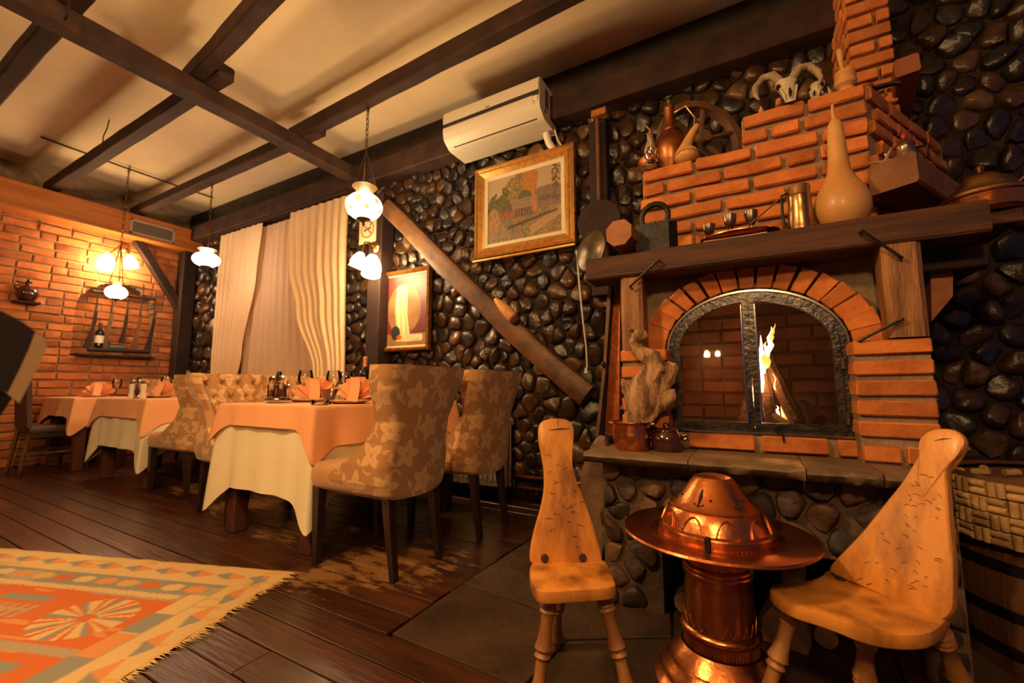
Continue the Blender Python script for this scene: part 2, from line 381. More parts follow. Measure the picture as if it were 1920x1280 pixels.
# ---- stone wall: Voronoi cells turned into domed stones
def voronoi(pts, x0, x1, z0, z1):
    P = np.array(pts); cells = []
    for i, p in enumerate(P):
        d = np.hypot(*(P-p).T); idx = np.argsort(d)[1:26]
        poly = [(x0,z0),(x1,z0),(x1,z1),(x0,z1)]
        for j in idx:
            q = P[j]; mx, mz = (p+q)/2; nx, nz = q-p
            out = []
            for k in range(len(poly)):
                a, b = poly[k], poly[(k+1) % len(poly)]
                da = (a[0]-mx)*nx+(a[1]-mz)*nz; db = (b[0]-mx)*nx+(b[1]-mz)*nz
                if da <= 0: out.append(a)
                if da*db < 0:
                    t = da/(da-db); out.append((a[0]+(b[0]-a[0])*t, a[1]+(b[1]-a[1])*t))
            poly = out
            if len(poly) < 3: break
        cells.append(poly)
    return cells
def resample(poly, n):
    L_ = []; tot = 0
    for k in range(len(poly)):
        a, b = poly[k], poly[(k+1) % len(poly)]; l = math.hypot(b[0]-a[0], b[1]-a[1]); L_.append(l); tot += l
    out = []
    for i in range(n):
        s = tot*i/n
        for k, l in enumerate(L_):
            if s <= l or k == len(L_)-1:
                a, b = poly[k], poly[(k+1) % len(poly)]; t = s/max(l, 1e-9); out.append((a[0]+(b[0]-a[0])*t, a[1]+(b[1]-a[1])*t)); break
            s -= l
    return out
def stone_geo(poly, h, gap=.006, n=11):
    """a rounded stone filling a cell; local: x right, z up, towards the room is -y"""
    cx = sum(p[0] for p in poly)/len(poly); cz = sum(p[1] for p in poly)/len(poly)
    r = resample(poly, n)
    sm = [((r[i-1][0]+5*r[i][0]+r[(i+1)%n][0])/7-cx, (r[i-1][1]+5*r[i][1]+r[(i+1)%n][1])/7-cz) for i in range(n)]
    R_ = sum(math.hypot(*p) for p in sm)/n; k0 = max(.5, 1-gap/R_)
    tx, tz = random.uniform(-.25,.25), random.uniform(-.25,.25)
    rings = []
    for k, yy in ((k0*.97, .02), (k0, -.35*h), (k0*.90, -.8*h), (k0*.60, -h)):
        rings.append([(p[0]*k, yy - (p[0]*tx+p[1]*tz)*(1 if yy < 0 else 0) + random.uniform(-.16,.16)*h*(yy < 0), p[1]*k*random.uniform(.95,1.05)) for p in sm])
    V = [q for g in rings for q in g]; Fc = []
    for i in range(3):
        for k in range(n):
            l = (k+1) % n; Fc.append([i*n+k, i*n+l, (i+1)*n+l, (i+1)*n+k])
    V.append((0, -h*1.06, 0)); Fc += [[3*n+k, 3*n+(k+1) % n, 4*n] for k in range(n)]
    return (V, Fc), (cx, cz), R_
def scatter(x0, x1, z0, z1, dfun, tries=14000, ax=1.0, az=1.0):
    pts = []; cell = {}
    for _ in range(tries):
        p = (random.uniform(x0,x1), random.uniform(z0,z1)); d = dfun(p)*random.choice((.72,.85,1,1,1.2))
        k = (int(p[0]/.2), int(p[1]/.2)); ok = True
        for a in (-1,0,1):
            for b in (-1,0,1):
                for (q, dq) in cell.get((k[0]+a, k[1]+b), ()):
                    if math.hypot((q[0]-p[0])*ax, (q[1]-p[1])*az) < (d+dq)/2: ok = False; break
                if not ok: break
            if not ok: break
        if ok: cell.setdefault(k, []).append((p, d)); pts.append(p)
    return pts
wall_b = struct('wall_back', box(-7.3, 2.4, WY, WY+.2, -.1, CZ+.1), m_mortar_d)
def under_curtain(p): return -6.0 < p[0] < -3.62
stones = []
for (x0, x1, dd) in ((-6.98,-5.9,.13),(-3.75,2.3,.102)):
    pts = scatter(x0, x1, 0, 3.2, lambda p: dd, 14000 if x1 > 0 else 2500, 1.2, .85)
    for poly in voronoi(pts, x0, x1, 0, 3.2):
        if len(poly) < 3: continue
        g, c, R_ = stone_geo(poly, random.uniform(.022,.06), .004)
        vis = R_*R_/max(.3, dist((c[0], WY, c[1])))**2
        hid = (-.62 < c[0] < .62 and c[1] < 1.45) or (-.35 < c[0] < .85 and 1.4 < c[1] < 2.6) or (c[0] > 1.55) or (c[0] < -6.75) or (c[0] < -1.5 and c[1] < .55) or c[1] > 2.95 or (-1.4 < c[0] < -.62 and c[1] < .55)
        stones.append((vis*(.02 if hid else 1), g, c))
stones.sort(key=lambda s: -s[0])
for v, g, c in stones[:300]: mk('stone', g, m_stone, wall_b, (c[0], WY, c[1]), smooth=50)
rest = join(*[mv(g, c[0], WY, c[1]) for v, g, c in stones[300:]])
tag(mk('small_stone_infill', rest, m_stone, wall_b, smooth=50), kind='stuff')

wall_f = struct('wall_front', box(-7.3, 2.6, -4.25, -4.05, -.1, CZ+.1), M('front_plaster', (.10,.045,.02), (.14,.065,.03), .9, scale=3))
# ---- brick wall on the left with an arched niche
wall_l = struct('wall_left', box(BX-.45, BX-.235, -.2, 3.3, -.1, CZ+.1), m_mortar)
NY0, NY1, NZ0, NZ1 = 1.80, 2.60, 1.24, 2.18      # niche
NYc = (NY0+NY1)/2
def in_niche(yy, zz):
    if not (NY0 < yy < NY1) or zz < NZ0: return False
    zs = 1.80; return zz < zs or ((yy-NYc)/(NY1-NYc))**2 + ((zz-zs)/(NZ1-zs))**2 < 1
# mortar bed of the outer face, with the niche cut out (cells of a fine grid)
V, Fc = [], []
ny, nz = 170, 160; Y0, Y1_ = -.2, 3.0
def nid(i, j): return j*(ny+1)+i
for j in range(nz+1):
    for i in range(ny+1): V.append((BX-.012, Y0+(Y1_-Y0)*i/ny, 2.95*j/nz))
for j in range(nz):
    for i in range(ny):
        if not in_niche(Y0+(Y1_-Y0)*(i+.5)/ny, 2.95*(j+.5)/nz): Fc.append([nid(i,j), nid(i+1,j), nid(i+1,j+1), nid(i,j+1)])
bm = bmesh.new(); vs = [bm.verts.new(v) for v in V]
for f in Fc: bm.faces.new([vs[i] for i in f])
bmesh.ops.delete(bm, geom=[v for v in bm.verts if not v.link_faces], context='VERTS')
r = bmesh.ops.extrude_edge_only(bm, edges=[e for e in bm.edges if e.is_boundary])
bmesh.ops.translate(bm, verts=[q for q in r['geom'] if isinstance(q, bmesh.types.BMVert)], vec=(-.24,0,0)); bm.verts.index_update()
mk('mortar_bed', ([tuple(v.co) for v in bm.verts], [[v.index for v in f.verts] for f in bm.faces]), m_mortar, wall_l, smooth=None); bm.free()
def brick_variants(name, l, h, d, mat, n=6, bev=.006):
    out = []
    for k in range(n):
        g = box(-l/2, l/2, -d/2, d/2, -h/2, h/2, bev)
        g = wob(g, min(h, d)*.11, 17, k*5+1); me = mesh(name, g, 40); me.materials.append(mat); out.append(me)
    return out
bl, bh = .262, .076
bv = brick_variants('brick', bl, bh, .06, m_brick2); bhv = brick_variants('brick', bl/2-.01, bh, .06, m_brick2)
spots = []
def niche_span(z):
    if z < NZ0-.04: return None
    zs = 1.80
    if z < zs: return (NY0, NY1)
    q = 1-((z-zs)/(NZ1-zs))**2
    return None if q <= 0 else (NYc-(NY1-NYc)*math.sqrt(q), NYc+(NY1-NYc)*math.sqrt(q))
row = 0; z = .05
while z < 2.80:
    y = 0.75 + (0 if row % 2 else -.145) + random.uniform(-.02,.02)
    sp = niche_span(z)
    while y < 2.95:
        L_ = bl/2-.01 if random.random() < .14 else bl
        ivs = [(y, min(y+L_, 2.985))]
        if sp:
            out = []
            for a, b in ivs:
                if b <= sp[0] or a >= sp[1]: out.append((a, b))
                else:
                    if a < sp[0]: out.append((a, sp[0]))
                    if b > sp[1]: out.append((sp[1], b))
            ivs = out
        for a, b in ivs:
            if b-a > .03: spots.append((False, b-a, (a+b)/2, z))
        y += L_+.014
    z += .094; row += 1
z = NZ0+.06; row = 0
while z < NZ1+.03:
    y = NY0-.12+(0 if row % 2 else -.13)
    while y < NY1+.05: spots.append((True, bl, y+bl/2, z)); y += bl+.014
    z += .094; row += 1
def score(s): return (1 if s[2] > 1.05 else 0) + (0.5 if s[3] > .75 else 0)
spots.sort(key=lambda s: -score(s))
extra = []
for k, (inn, ln, c, z) in enumerate(spots):
    p = (BX-.245 if inn else BX-.022+random.uniform(-.006,.006), c, z)
    rot = (random.uniform(-.012,.012), random.uniform(-.02,.02), PI/2+random.uniform(-.01,.01))
    if abs(ln-bl) < .01: me = random.choice(bv)
    elif abs(ln-bl/2) < .02: me = random.choice(bhv)
    else:
        me = mesh('brick', wob(box(-ln/2,ln/2,-.03,.03,-bh/2,bh/2,.006), .006, 17, k), 40); me.materials.append(m_brick2)
    if k < 300: mk('brick', me, None, wall_l, p, rot)
    else: extra.append(mv(([tuple(v.co) for v in me.vertices], [list(f.vertices) for f in me.polygons]), *p, rz=PI/2))
if extra: tag(mk('lower_brickwork', join(*extra), m_brick2, wall_l), kind='stuff')
# brick pier at the very left
pier = struct('trim_1', box(BX-.1, BX+.20, .55, 1.02, 0, 2.85), m_mortar)
z = .05; row = 0
while z < 2.75:
    for c in ((.72,.94) if row % 2 else (.65,.87)):
        mk('brick', random.choice(bhv), None, pier, (BX+.195, c+.02, z), (0, 0, PI/2))
    mk('brick', random.choice(bhv), None, pier, (BX+.06, 1.0, z), (0, 0, 0))
    z += .094; row += 1

# ---- stained beam, grille, brace and post of the left corner
t = thing('stained_wall_beam', 'orange-stained wooden beam box running along the top of the brick wall', 'beam', (BX+.13, 1.7, 2.78))
mk('beam_face', box(BX+.005, BX+.26, .3, 2.98, 2.79, 3.06, .008), m_redwood, t, world=True)
mk('lower_lip', box(BX+.005, BX+.29, .3, 2.98, 2.755, 2.79, .006), m_redwood, t, world=True)
t = thing('air_grille', 'grey rectangular air grille set into the orange-stained beam', 'grille', (BX+.27, 2.38, 2.80))
gy0, gy1, gz0, gz1 = 2.14, 2.62, 2.80, 2.985
m_gr = M('grille_grey', (.40,.33,.26), None, .5)
for (a,b,c,d) in ((gy0,gy1,gz0,gz0+.022),(gy0,gy1,gz1-.022,gz1),(gy0,gy0+.025,gz0,gz1),(gy1-.025,gy1,gz0,gz1)):
    mk('grille_frame', box(BX+.258, BX+.275, a, b, c, d, .003), m_gr, t, world=True)
mk('backing', box(BX+.255, BX+.262, gy0, gy1, gz0, gz1), M('grille_shadow', (.05,.04,.035), None, .9), t, world=True)
sl = mesh('louvre', mv(box(-.006,.006,-.22,.22,-.0015,.0015), ry=.5), None); sl.materials.append(m_gr)
for k in range(9): mk('louvre', sl, None, t, (.0, 0, .03+k*.016))
one('corner_post', long_box((BX+.13, 2.855, 0), (BX+.13, 2.855, 2.75), .17, .17, 10, .004, .01, 3, (0,1,0)), m_post, 'dark square wooden post in the corner where brick meets stone', 'post')
one('knee_brace', long_box((BX+.10, 2.80, 1.98), (BX+.10, 2.28, 2.76), .10, .10, 8, .003, .01, 5, (1,0,0)), m_post, 'dark diagonal knee brace between corner post and orange-stained beam', 'brace')

# ---- ceiling beams
one('cross_beam', long_box((-3.46, -.6, 3.02), (-3.46, 2.86, 3.02), .14, .13, 20, .005, .012, 1), m_beam, 'long thick ceiling beam crossing under all the other beams', 'beam')
LB = [(.70, 'dark ceiling beam nearest the top left corner of the room'), (1.465, 'dark ceiling beam with a bent wire hook, left of the thick cross beam'), (2.245, 'dark ceiling beam left of the cross beam carrying the plain pendant lamp')]
for yy, lab in LB:
    one('ceiling_beam', long_box((BX+.05, yy, 3.14), (-3.22, yy+.01, 3.14), .11, .11, 18, .006, .012, yy*7), m_beam, lab, 'beam', 'ceiling beams')
RB = [((-3.58,1.40),(-.6,1.10), 'dark ceiling beam at the top edge, right of the cross beam'), ((-3.58,2.235),(.9,2.07), 'long dark ceiling beam right of the cross beam carrying the beaded pendant lamp')]
for a, b, lab in RB:
    one('ceiling_beam', long_box((*a, 3.165), (*b, 3.165), .10, .13, 18, .007, .012, a[1]*5), m_beam, lab, 'beam', 'ceiling beams')
one('wall_plate_beam', long_box((BX+.05, 2.90, 3.00), (.62, 2.90, 3.00), .18, .20, 30, .006, .012, 9), m_beam, 'long dark wall plate beam along the top of the stone wall', 'beam')
# wire hook and ceiling cord
one('wire_hook', tube([at(192,272,Y=1.43), at(194,255,Y=1.43), at(201,240,Y=1.43), at(205,224,Y=1.43)], .005, 6), m_black, 'bent wire hook sticking out of a ceiling beam', 'hook')
one('ceiling_cable', tube([(-6.2,1.2,CZ-.02),(-6.2,1.8,CZ-.03),(-6.2,2.4,CZ-.03),(-6.2,2.8,CZ-.02)], .009, 6), m_black, 'thin black cable fixed under the ceiling near the brick wall', 'cable')
one('hanging_hook', tube([at(130,2,Z=2.97), at(128,14,Z=2.93), at(125,30,Z=2.89), at(121,37,Z=2.88)], .006, 6), m_black, 'thin black hook hanging from the cross beam at the top edge', 'hook')
# black post against the stone wall and the bowed diagonal brace
one('wall_post', join(long_box((-3.08, 2.875, 0), (-3.08, 2.875, 2.72), .17, .17, 12, .004, .01, 4, (0,1,0))), m_post, 'dark square post on the stone wall beside the draped-cloth painting', 'post')
bp = [at(727,389,Y=2.84), at(770,430,Y=2.84), at(836,500,Y=2.84), at(900,560,Y=2.84), at(965,622,Y=2.84), at(1040,690,Y=2.84), at(1103,742,Y=2.84)]
def brace_geo(pts, wd, seed):
    rings = []
    for i, p in enumerate(pts):
        t = (pts[min(i+1,len(pts)-1)]-pts[max(0,i-1)]).normalized(); s = Vector((0,1,0)); u = s.cross(t)
        if u.z < 0: u = -u
        a, c = .06, wd*(.9+.25*noise.noise(Vector((i*.9+seed,0,0))))/2; r = []
        for (x, yv) in ((-a*.7,-c),(a*.7,-c),(a,-c*.6),(a,c*.6),(a*.7,c),(-a*.7,c),(-a,c*.6),(-a,-c*.6)): r.append(p+s*x+u*yv)
        rings.append(r)
    return loft(rings)
one('diagonal_brace', brace_geo(bp, .17, 2), m_brace, 'bowed brown timber slanting down across the stone wall to the fireplace', 'brace')
# baseboard pipes along the stone wall
t = thing('heating_pipes', 'pair of thin copper-brown heating pipes along the foot of the stone wall', 'pipe', (-1.9,2.88,.05))
for z in (.11,.19): mk('pipe', tube([(-3.2,2.9,z),(-2.2,2.9,z+.004),(-1.0,2.9,z)], .013, 8), m_copper_d, t, world=True)
# ================================================================== LEFT SIDE: window, curtains, lamps, pictures
def pattern(me, fn):
    a = me.attributes.new('pattern', 'FLOAT_COLOR', 'POINT')
    buf = np.empty(len(me.vertices)*4, dtype=np.float32)
    for i, v in enumerate(me.vertices):
        c = fn(v.co, i); buf[i*4:i*4+4] = (c[0], c[1], c[2], 1)
    a.data.foreach_set('color', buf)
def pattern_uv(me, cols):
    a = me.attributes.new('pattern', 'FLOAT_COLOR', 'POINT')
    buf = np.ones((len(me.vertices), 4), dtype=np.float32); buf[:, :3] = np.array(cols, dtype=np.float32)
    a.data.foreach_set('color', buf.ravel())
win = struct('window_1', box(-5.75, -3.85, WY-.015, WY+.02, .95, 2.65), M('night_window', (.02,.018,.025), None, .1))
for (a,b,c,d) in ((-5.82,-3.78,.90,.98),(-5.82,-3.78,2.6,2.68),(-5.82,-5.74,.9,2.68),(-3.86,-3.78,.9,2.68),(-4.84,-4.76,.9,2.68)):
    mk('window_frame', box(a, b, WY-.05, WY, c, d, .006), m_post, win)
def fabric(name, col, col2, tr):
    m = M(name, col, col2, .85, scale=3, sheen=.2)
    nt = m.node_tree; N = nt.nodes; L = nt.links; b = N['Principled BSDF']; o = N['Material Output']
    t = N.new('ShaderNodeBsdfTranslucent'); t.inputs[0].default_value = (*col2, 1); mx = N.new('ShaderNodeMixShader'); mx.inputs[0].default_value = tr
    L.new(b.outputs[0], mx.inputs[1]); L.new(t.outputs[0], mx.inputs[2]); L.new(mx.outputs[0], o.inputs[0]); return m
m_cur = fabric('curtain_cloth', (.86,.62,.38), (.92,.68,.43), .2)
m_sheer = fabric('sheer_cloth', (.76,.52,.33), (.82,.57,.37), .3)
def lerp_tab(tab, k):
    for (a, va), (b, vb) in zip(tab, tab[1:]):
        if k <= b: t = (k-a)/(b-a); t = t*t*(3-2*t); return va+(vb-va)*t
    return tab[-1][1]
def curtain(xl, xr, z0, z1, yb, folds, amp, seed):
    nu, nv = folds*10+1, 34
    def fn(u, v):
        z = z1+(z0-z1)*v; a, b = lerp_tab(xl, v), lerp_tab(xr, v)
        wv = math.sin(2*PI*folds*(u+.014*noise.noise(Vector((u*5, v*1.3, seed)))))
        am = amp*(.5+.5*min(1, v*6))*(.7+.5*noise.noise(Vector((u*8, seed, v))))
        return (a+(b-a)*u, yb-am*(.5+.5*wv)-.01*noise.noise(Vector((u*4,v*3,seed))), z)
    return grid(nu, nv, fn)
ZT = 2.86
one('sheer_curtain', curtain([(0,-5.35),(1,-5.5)], [(0,-4.2),(1,-3.9)], .25, ZT-.02, 2.93, 10, .026, 3), m_sheer, 'thin pinkish sheer hanging flat between the two gathered drapes', 'curtain', 'window curtains', smooth=180)
one('drape', curtain([(0,-6.05),(.6,-6.03),(1,-5.95)], [(0,-5.10),(.25,-5.16),(.6,-5.36),(1,-5.75)], .25, ZT, 2.87, 8, .042, 8), m_cur, 'cream gathered drape on the far side of the window swept to the left', 'curtain', 'window curtains', smooth=180)
one('drape', curtain([(0,-4.55),(.25,-4.50),(.45,-4.32),(.7,-3.98),(1,-3.85)], [(0,-3.56),(1,-3.50)], .25, ZT, 2.87, 8, .046, 5), m_cur, 'bright cream drape beside the wall lamp, swept to the right', 'curtain', 'window curtains', smooth=180)
one('curtain_rail', box(-6.08, -3.52, 2.80, 2.83, 2.86, 2.885), m_post, 'thin dark curtain rail under the wall plate beam', 'rail')

# ---- pendant lamps
m_globe = glow('opal_globe', (1.0,.72,.40), LAMP_E*3.2)
m_globe2 = glow('opal_globe_rose', (1.0,.70,.46), LAMP_E*3.0)
m_rose = M('rose_glass', (.16,.045,.035), None, .25, emit=(1,.35,.25), es=.12)
m_amber = M('amber_glass_rim', (.06,.038,.014), None, .25, emit=(1,.5,.15), es=.05)
m_chain = M('lamp_chain', (.10,.06,.035), None, .45, metal=.8)
def pendant(name, label, hook, zc, R_, sq, mglobe, mrim, beads=False, chain_z=None):
    """hook: ceiling point; zc: globe centre height; R_ radius; sq: height/width"""
    t = thing(name, label, 'lamp', (hook[0], hook[1], zc-R_*sq-.1), 0, 'hanging pendant lamps')
    b = R_*sq; ox, oy, oz = 0, 0, R_*sq+.1
    prof = [(R_*.30,-b*.98)] + [(R_*math.cos(a), b*math.sin(a)) for a in [math.radians(d) for d in range(-72, 73, 12)]] + [(R_*.34, b*1.0)]
    mk('globe', mv(lathe(prof, 30), ox, oy, oz), mglobe, t, smooth=60)
    rim = [(R_*.34,b*.96),(R_*.40,b*1.05),(R_*.52,b*1.22),(R_*.66,b*1.42),(R_*.70,b*1.46),(R_*.67,b*1.47),(R_*.5,b*1.27),(R_*.36,b*1.08)]
    mk('rim_cup', mv(lathe(rim, 30), ox, oy, oz), mrim, t, smooth=60)
    fin = [(R_*.40,-b*.88),(R_*.42,-b*.96),(R_*.36,-b*1.05),(R_*.16,-b*1.18),(R_*.06,-b*1.24),(R_*.09,-b*1.32),(R_*.05,-b*1.42),(0,-b*1.46)]
    mk('finial', mv(lathe(fin, 18), ox, oy, oz), m_chain, t)
    zs = chain_z - (zc-R_*sq-.1) if chain_z else oz+b*1.45+.28
    for k in range(3):
        a = 2*PI*k/3+.5
        mk('chain', tube([(R_*.66*math.cos(a), R_*.66*math.sin(a), oz+b*1.44), (0,0,zs)], .0045, 6), m_chain, t)
    zh = hook[2]-(zc-R_*sq-.1)
    links = []
    n = max(3, int((zh-zs)/.045))
    for k in range(n):
        z = zs+(zh-zs)*(k+.5)/n
        links.append(mv(tube([(.010*math.cos(q), 0, .028*math.sin(q)) for q in [2*PI*j/10 for j in range(11)]], .0035, 5, False), 0, 0, z, rz=(PI/2)*(k % 2)))
    mk('chain', join(*links), m_chain, t)
    mk('ceiling_hook', tube([(0,0,zh-.03),(.02,0,zh),(.015,0,zh+.03),(-.01,0,zh+.04)], .006, 6), m_black, t)
    if beads:
        for k in range(6):
            for (el, rr) in ((10,.20),(-24,.15)):
                a = 2*PI*(k+(.45 if el < 0 else 0))/6; e = math.radians(el)
                p = (R_*1.0*math.cos(a)*math.cos(e), R_*math.sin(a)*math.cos(e), oz+b*math.sin(e))
                g = mv(ball(R_*rr, 10, 6, (1,1,.35)), *p, ry=PI/2-e, rz=0); g = X(mv(ball(R_*rr, 10, 6, (1,1,.35)), 0,0,0), Matrix.Translation(p) @ Matrix.Rotation(a,4,'Z') @ Matrix.Rotation(PI/2-e,4,'Y'))
                mk('glass_boss', g, m_boss, t, smooth=60)
    return t
m_boss = glow('glass_boss', (1.0,.66,.24), .75)
h1 = at(690,203,Z=3.10); c1 = at(680,388,Y=h1.y)
pendant('pendant_lamp', 'beaded round pendant lamp with amber rim hanging before the wall post', (h1.x,h1.y,3.10), c1.z, .136, .80, m_globe, m_amber, True, at(683,285,Y=h1.y).z)
h2 = at(397,361,Z=3.09); h2.x, h2.y = h2.x*2.28/h2.y, 2.28; c2 = at(386,487,Y=h2.y)
pendant('pendant_lamp', 'plain white pendant lamp with rose rim hanging in front of the curtains', (h2.x,h2.y,3.09), c2.z, .128, .60, m_globe2, m_rose, False, at(393,412,Y=h2.y).z)
c3 = at(218,548,X=-6.2)
pendant('pendant_lamp', 'small white pendant lamp hanging before the rifle rack', (-6.2, c3.y, CZ-.035), c3.z, .098, .78, m_globe2, m_chain, False, c3.z+.55)

# ---- wall lamps with glass shades
m_shade = glow('shade_glass', (1.0,.66,.30), LAMP_E*4.5)
m_shade_b = glow('shade_glass_bright', (1.0,.66,.30), LAMP_E*6.5)
def sconce(label, base, out, shades, group='wall lamps with two glass shades'):
    """base: wall point; out: unit vector into the room; shades: offsets of shade centres and axis of the opening"""
    t = thing('wall_lamp', label, 'lamp', base, 0, group)
    o = Vector(out)
    pl_ = lathe([(0,0),(.05,0),(.055,.008),(.045,.02),(.02,.03),(0,.032)], 20)
    mk('wall_plate', X(pl_, o.to_track_quat('Z','Y').to_matrix().to_4x4()), m_brass, t)
    for (off, axis, r, m) in shades:
        off = Vector(off); ax = Vector(axis).normalized()
        sock = off - ax*(r*1.35)
        arm = [o*.02, o*.08+Vector((0,0,.03)), (o*.10+sock)/2+Vector((0,0,.06)), sock]
        mk('arm', tube(arm, .009, 8), m_brass, t)
        pr_ = [(r*.22,-r*1.4),(r*.42,-r*1.25),(r*.70,-r*.8),(r*.92,-r*.2),(r*.98,.25*r),(r*.90,.7*r),(r*.95,r*.95),(r*.90,r*.95),(r*.82,.6*r),(r*.86,-.1*r),(r*.5,-r*1.05)]
        mk('glass_shade', X(lathe(pr_, 20), Matrix.Translation(off) @ ax.to_track_quat('Z','Y').to_matrix().to_4x4()), m, t, smooth=60)
        mk('bulb', mv(ball(r*.4, 10, 8), *(off)), m, t, smooth=60)
    return t
sb = Vector((-3.06, 2.785, 2.18)); q1 = at(671,490,Y=2.62)-sb; q2 = at(697,500,Y=2.60)-sb
sconce('wall lamp with two lit glass shades on the dark post by the curtain', sb, (0,-1,0), [(q1,(-.45,-.1,-1),.065,m_shade),(q2,(.15,-.2,-1),.085,m_shade_b)])
sb = at(235,455,X=-6.98); sb = Vector((-6.985, sb.y, sb.z-.08)); q1 = at(199,492,X=-6.8)-sb; q2 = at(245,492,X=-6.8)-sb
sconce('wall lamp with two lit shades high on the brick wall', sb, (1,0,0), [(q1,(.2,-.2,-1),.085,m_shade_b),(q2,(.2,.2,-1),.07,m_shade)])

sconce('wall lamp on the wall behind the camera, mirrored in the fireplace glass', Vector((-.57,-4.04,1.48)), (0,1,0), [(Vector((-.07,.16,-.06)),(0,.2,-1),.042,m_shade),(Vector((.09,.16,-.06)),(0,.2,-1),.034,m_shade)])
# invented tin shades over the added key and fill lights, out of view
for k, (p_, e_) in enumerate(ADDED_LIGHTS):
    t = thing('added_lamp_fixture', ('added unseen tin shade over the key light above the rug','added unseen tin shade over the fill light behind the camera on the right','added unseen tin shade over the fill light behind the camera on the left')[k], 'lamp', (p_[0],p_[1],p_[2]+.14), 0, 'added unseen lamp fixtures')
    mk('shade', lathe([(.17,.0),(.16,.03),(.10,.07),(.03,.10),(.025,.14)], 28), m_chain, t); mk('cord', tube([(0,0,.13),(0,0,CZ-p_[2]-.14)], .006, 6), m_black, t)
# ---- framed paintings
def rect_frame(x0, x1, z0, z1, y0, prof, mat_name, parent, mat):
    """mitred moulding; prof: (inset, depth) pairs from the outer edge inwards"""
    cor = lambda i: [(x0+i,z0+i),(x1-i,z0+i),(x1-i,z1-i),(x0+i,z1-i)]
    for s in range(4):
        rings = []
        for e in (s, (s+1) % 4): rings.append([(cor(i)[e][0], y0-d, cor(i)[e][1]) for i, d in prof])
        mk(mat_name, loft(rings), mat, parent, world=True)
m_paint = attr_mat('oil_paint', .45, bump=.3, bscale=90, spec=.5)
def mixc(a, b, t): t = max(0, min(1, t)); return tuple(a[i]+(b[i]-a[i])*t for i in range(3))
def land(u, v):
    n = lambda s, k=0: noise.noise(Vector((u*s, v*s*.8, k)))
    br = .5+.9*n(34,20)+.35*n(70,21)                                        # brush strokes
    c = mixc((.52,.38,.19),(.40,.31,.20), v+.25*n(4)+.15*br)               # hazy sky
    hill = .63+.09*math.sin((u-.55)*5.5)+.02*n(9,1)
    if u > .60 and v < hill: c = mixc((.16,.115,.10),(.22,.155,.12), br)
    if ((u-.12)/.13)**2+((v-.50)/.23)**2 < 1+.7*n(13,2) or ((u-.25)/.10)**2+((v-.58)/.24)**2 < 1+.7*n(13,3): c = mixc((.050,.065,.028),(.15,.15,.055), br)
    if ((u-.42)/.14)**2+((v-.74)/.34)**2 < 1+.8*n(11,4): c = mixc((.13,.10,.045),(.34,.21,.08), br+.3*n(8,12))
    if ((u-.585)/.11)**2+((v-.82)/.22)**2 < 1+.8*n(11,5): c = mixc((.52,.20,.03),(.28,.14,.04), .2+.7*br)
    if ((u-.52)/.10)**2+((v-.62)/.10)**2 < 1+.5*n(12,6): c = mixc((.06,.085,.055),(.13,.13,.07), br)
    if abs(u-.93-.02*math.sin(v*30)) < .012 and v > .45 or (((u-.93)/.07)**2+((v-.83)/.16)**2 < 1+1.2*n(18,8) and n(40,9) > .05): c = (.13,.075,.045)
    if v < .44+.04*n(6,7)-.04*(u > .7): c = mixc((.15,.10,.05),(.34,.215,.10), br+.4*n(7,3))           # ground
    if v < .38 and u < .8 and abs(n(6,9)) < .10: c = mixc((.09,.13,.085),(.17,.19,.11), br)
    if v < .40 and u > .60 and abs((v-.06)-(u-.55)*.62) < .07: c = mixc((.42,.28,.14),(.34,.21,.10), br)  # path
    rx = (u-.20)/.16                                                            # gable of the cottage
    if .17 < u < .40 and .32 < v < .46: c = mixc((.30,.12,.05),(.17,.075,.035), br)
    if abs(u-.285) < (.64-v)*.62 and .45 < v < .64: c = mixc((.085,.055,.045),(.16,.10,.07), br)
    if .33+(.60-v)*.18 < u < .66 and .46 < v < .61: c = mixc((.20,.135,.085),(.30,.20,.12), br)            # long roof
    if .38 < u < .64 and .34 < v < .46: c = mixc((.055,.042,.035),(.13,.08,.045), br) if (u*26) % 1 > .3 else (.25,.16,.09)
    if abs(u-.655) < .028 and .38 < v < .63: c = mixc((.45,.19,.07),(.36,.14,.05), br)
    if u > .70 and .50 < v < .56-.25*abs(u-.80)+.02: c = mixc((.10,.072,.06),(.17,.115,.085), br)
    if ((u-.085)/.085)**2+((v-.33)/.22)**2 < 1 and v > .20: c = mixc((.22,.12,.05),(.40,.235,.10), br)    # haystack
    fy = .20+.20*max(0,u-.30)
    if .28 < u < .95 and abs(v-fy) < .028 and ((u*34) % 1 < .5 or abs(v-fy) < .010): c = (.050,.036,.028)   # fence
    return c
def still(u, v):
    n = lambda s, k=0: noise.noise(Vector((u*s, v*s*1.4, k)))
    c = mixc((.20,.028,.020),(.11,.022,.030), u+.4*n(3))
    ov = ((u-.5)/.37)**2+((v-.52)/.36)**2
    if ov < 1: c = mixc((.30,.16,.065),(.20,.10,.045), .5+n(4,2))
    if v < .17+.01*n(9): c = mixc((.30,.16,.06),(.24,.12,.05), .5+n(8))
    a, b = .33+.02*math.sin(v*9), .58+.20*max(0,.45-v)
    if .075 < v < .86 and a < u < b:
        f = .5+.5*math.sin((u-.3)*60+v*6); c = mixc((.46,.38,.18),(.70,.63,.36), f)
    if .06 < v < .16 and .48 < u < .92-.4*abs(v-.11): c = mixc((.5,.42,.2),(.68,.6,.34), .5+n(14))
    if ((u-.33)/.10)**2+((v-.19)/.10)**2 < 1: c = (.020,.020,.024)
    if ((u-.41)/.055)**2+((v-.125)/.038)**2 < 1: c = (.42,.085,.02)
    return c
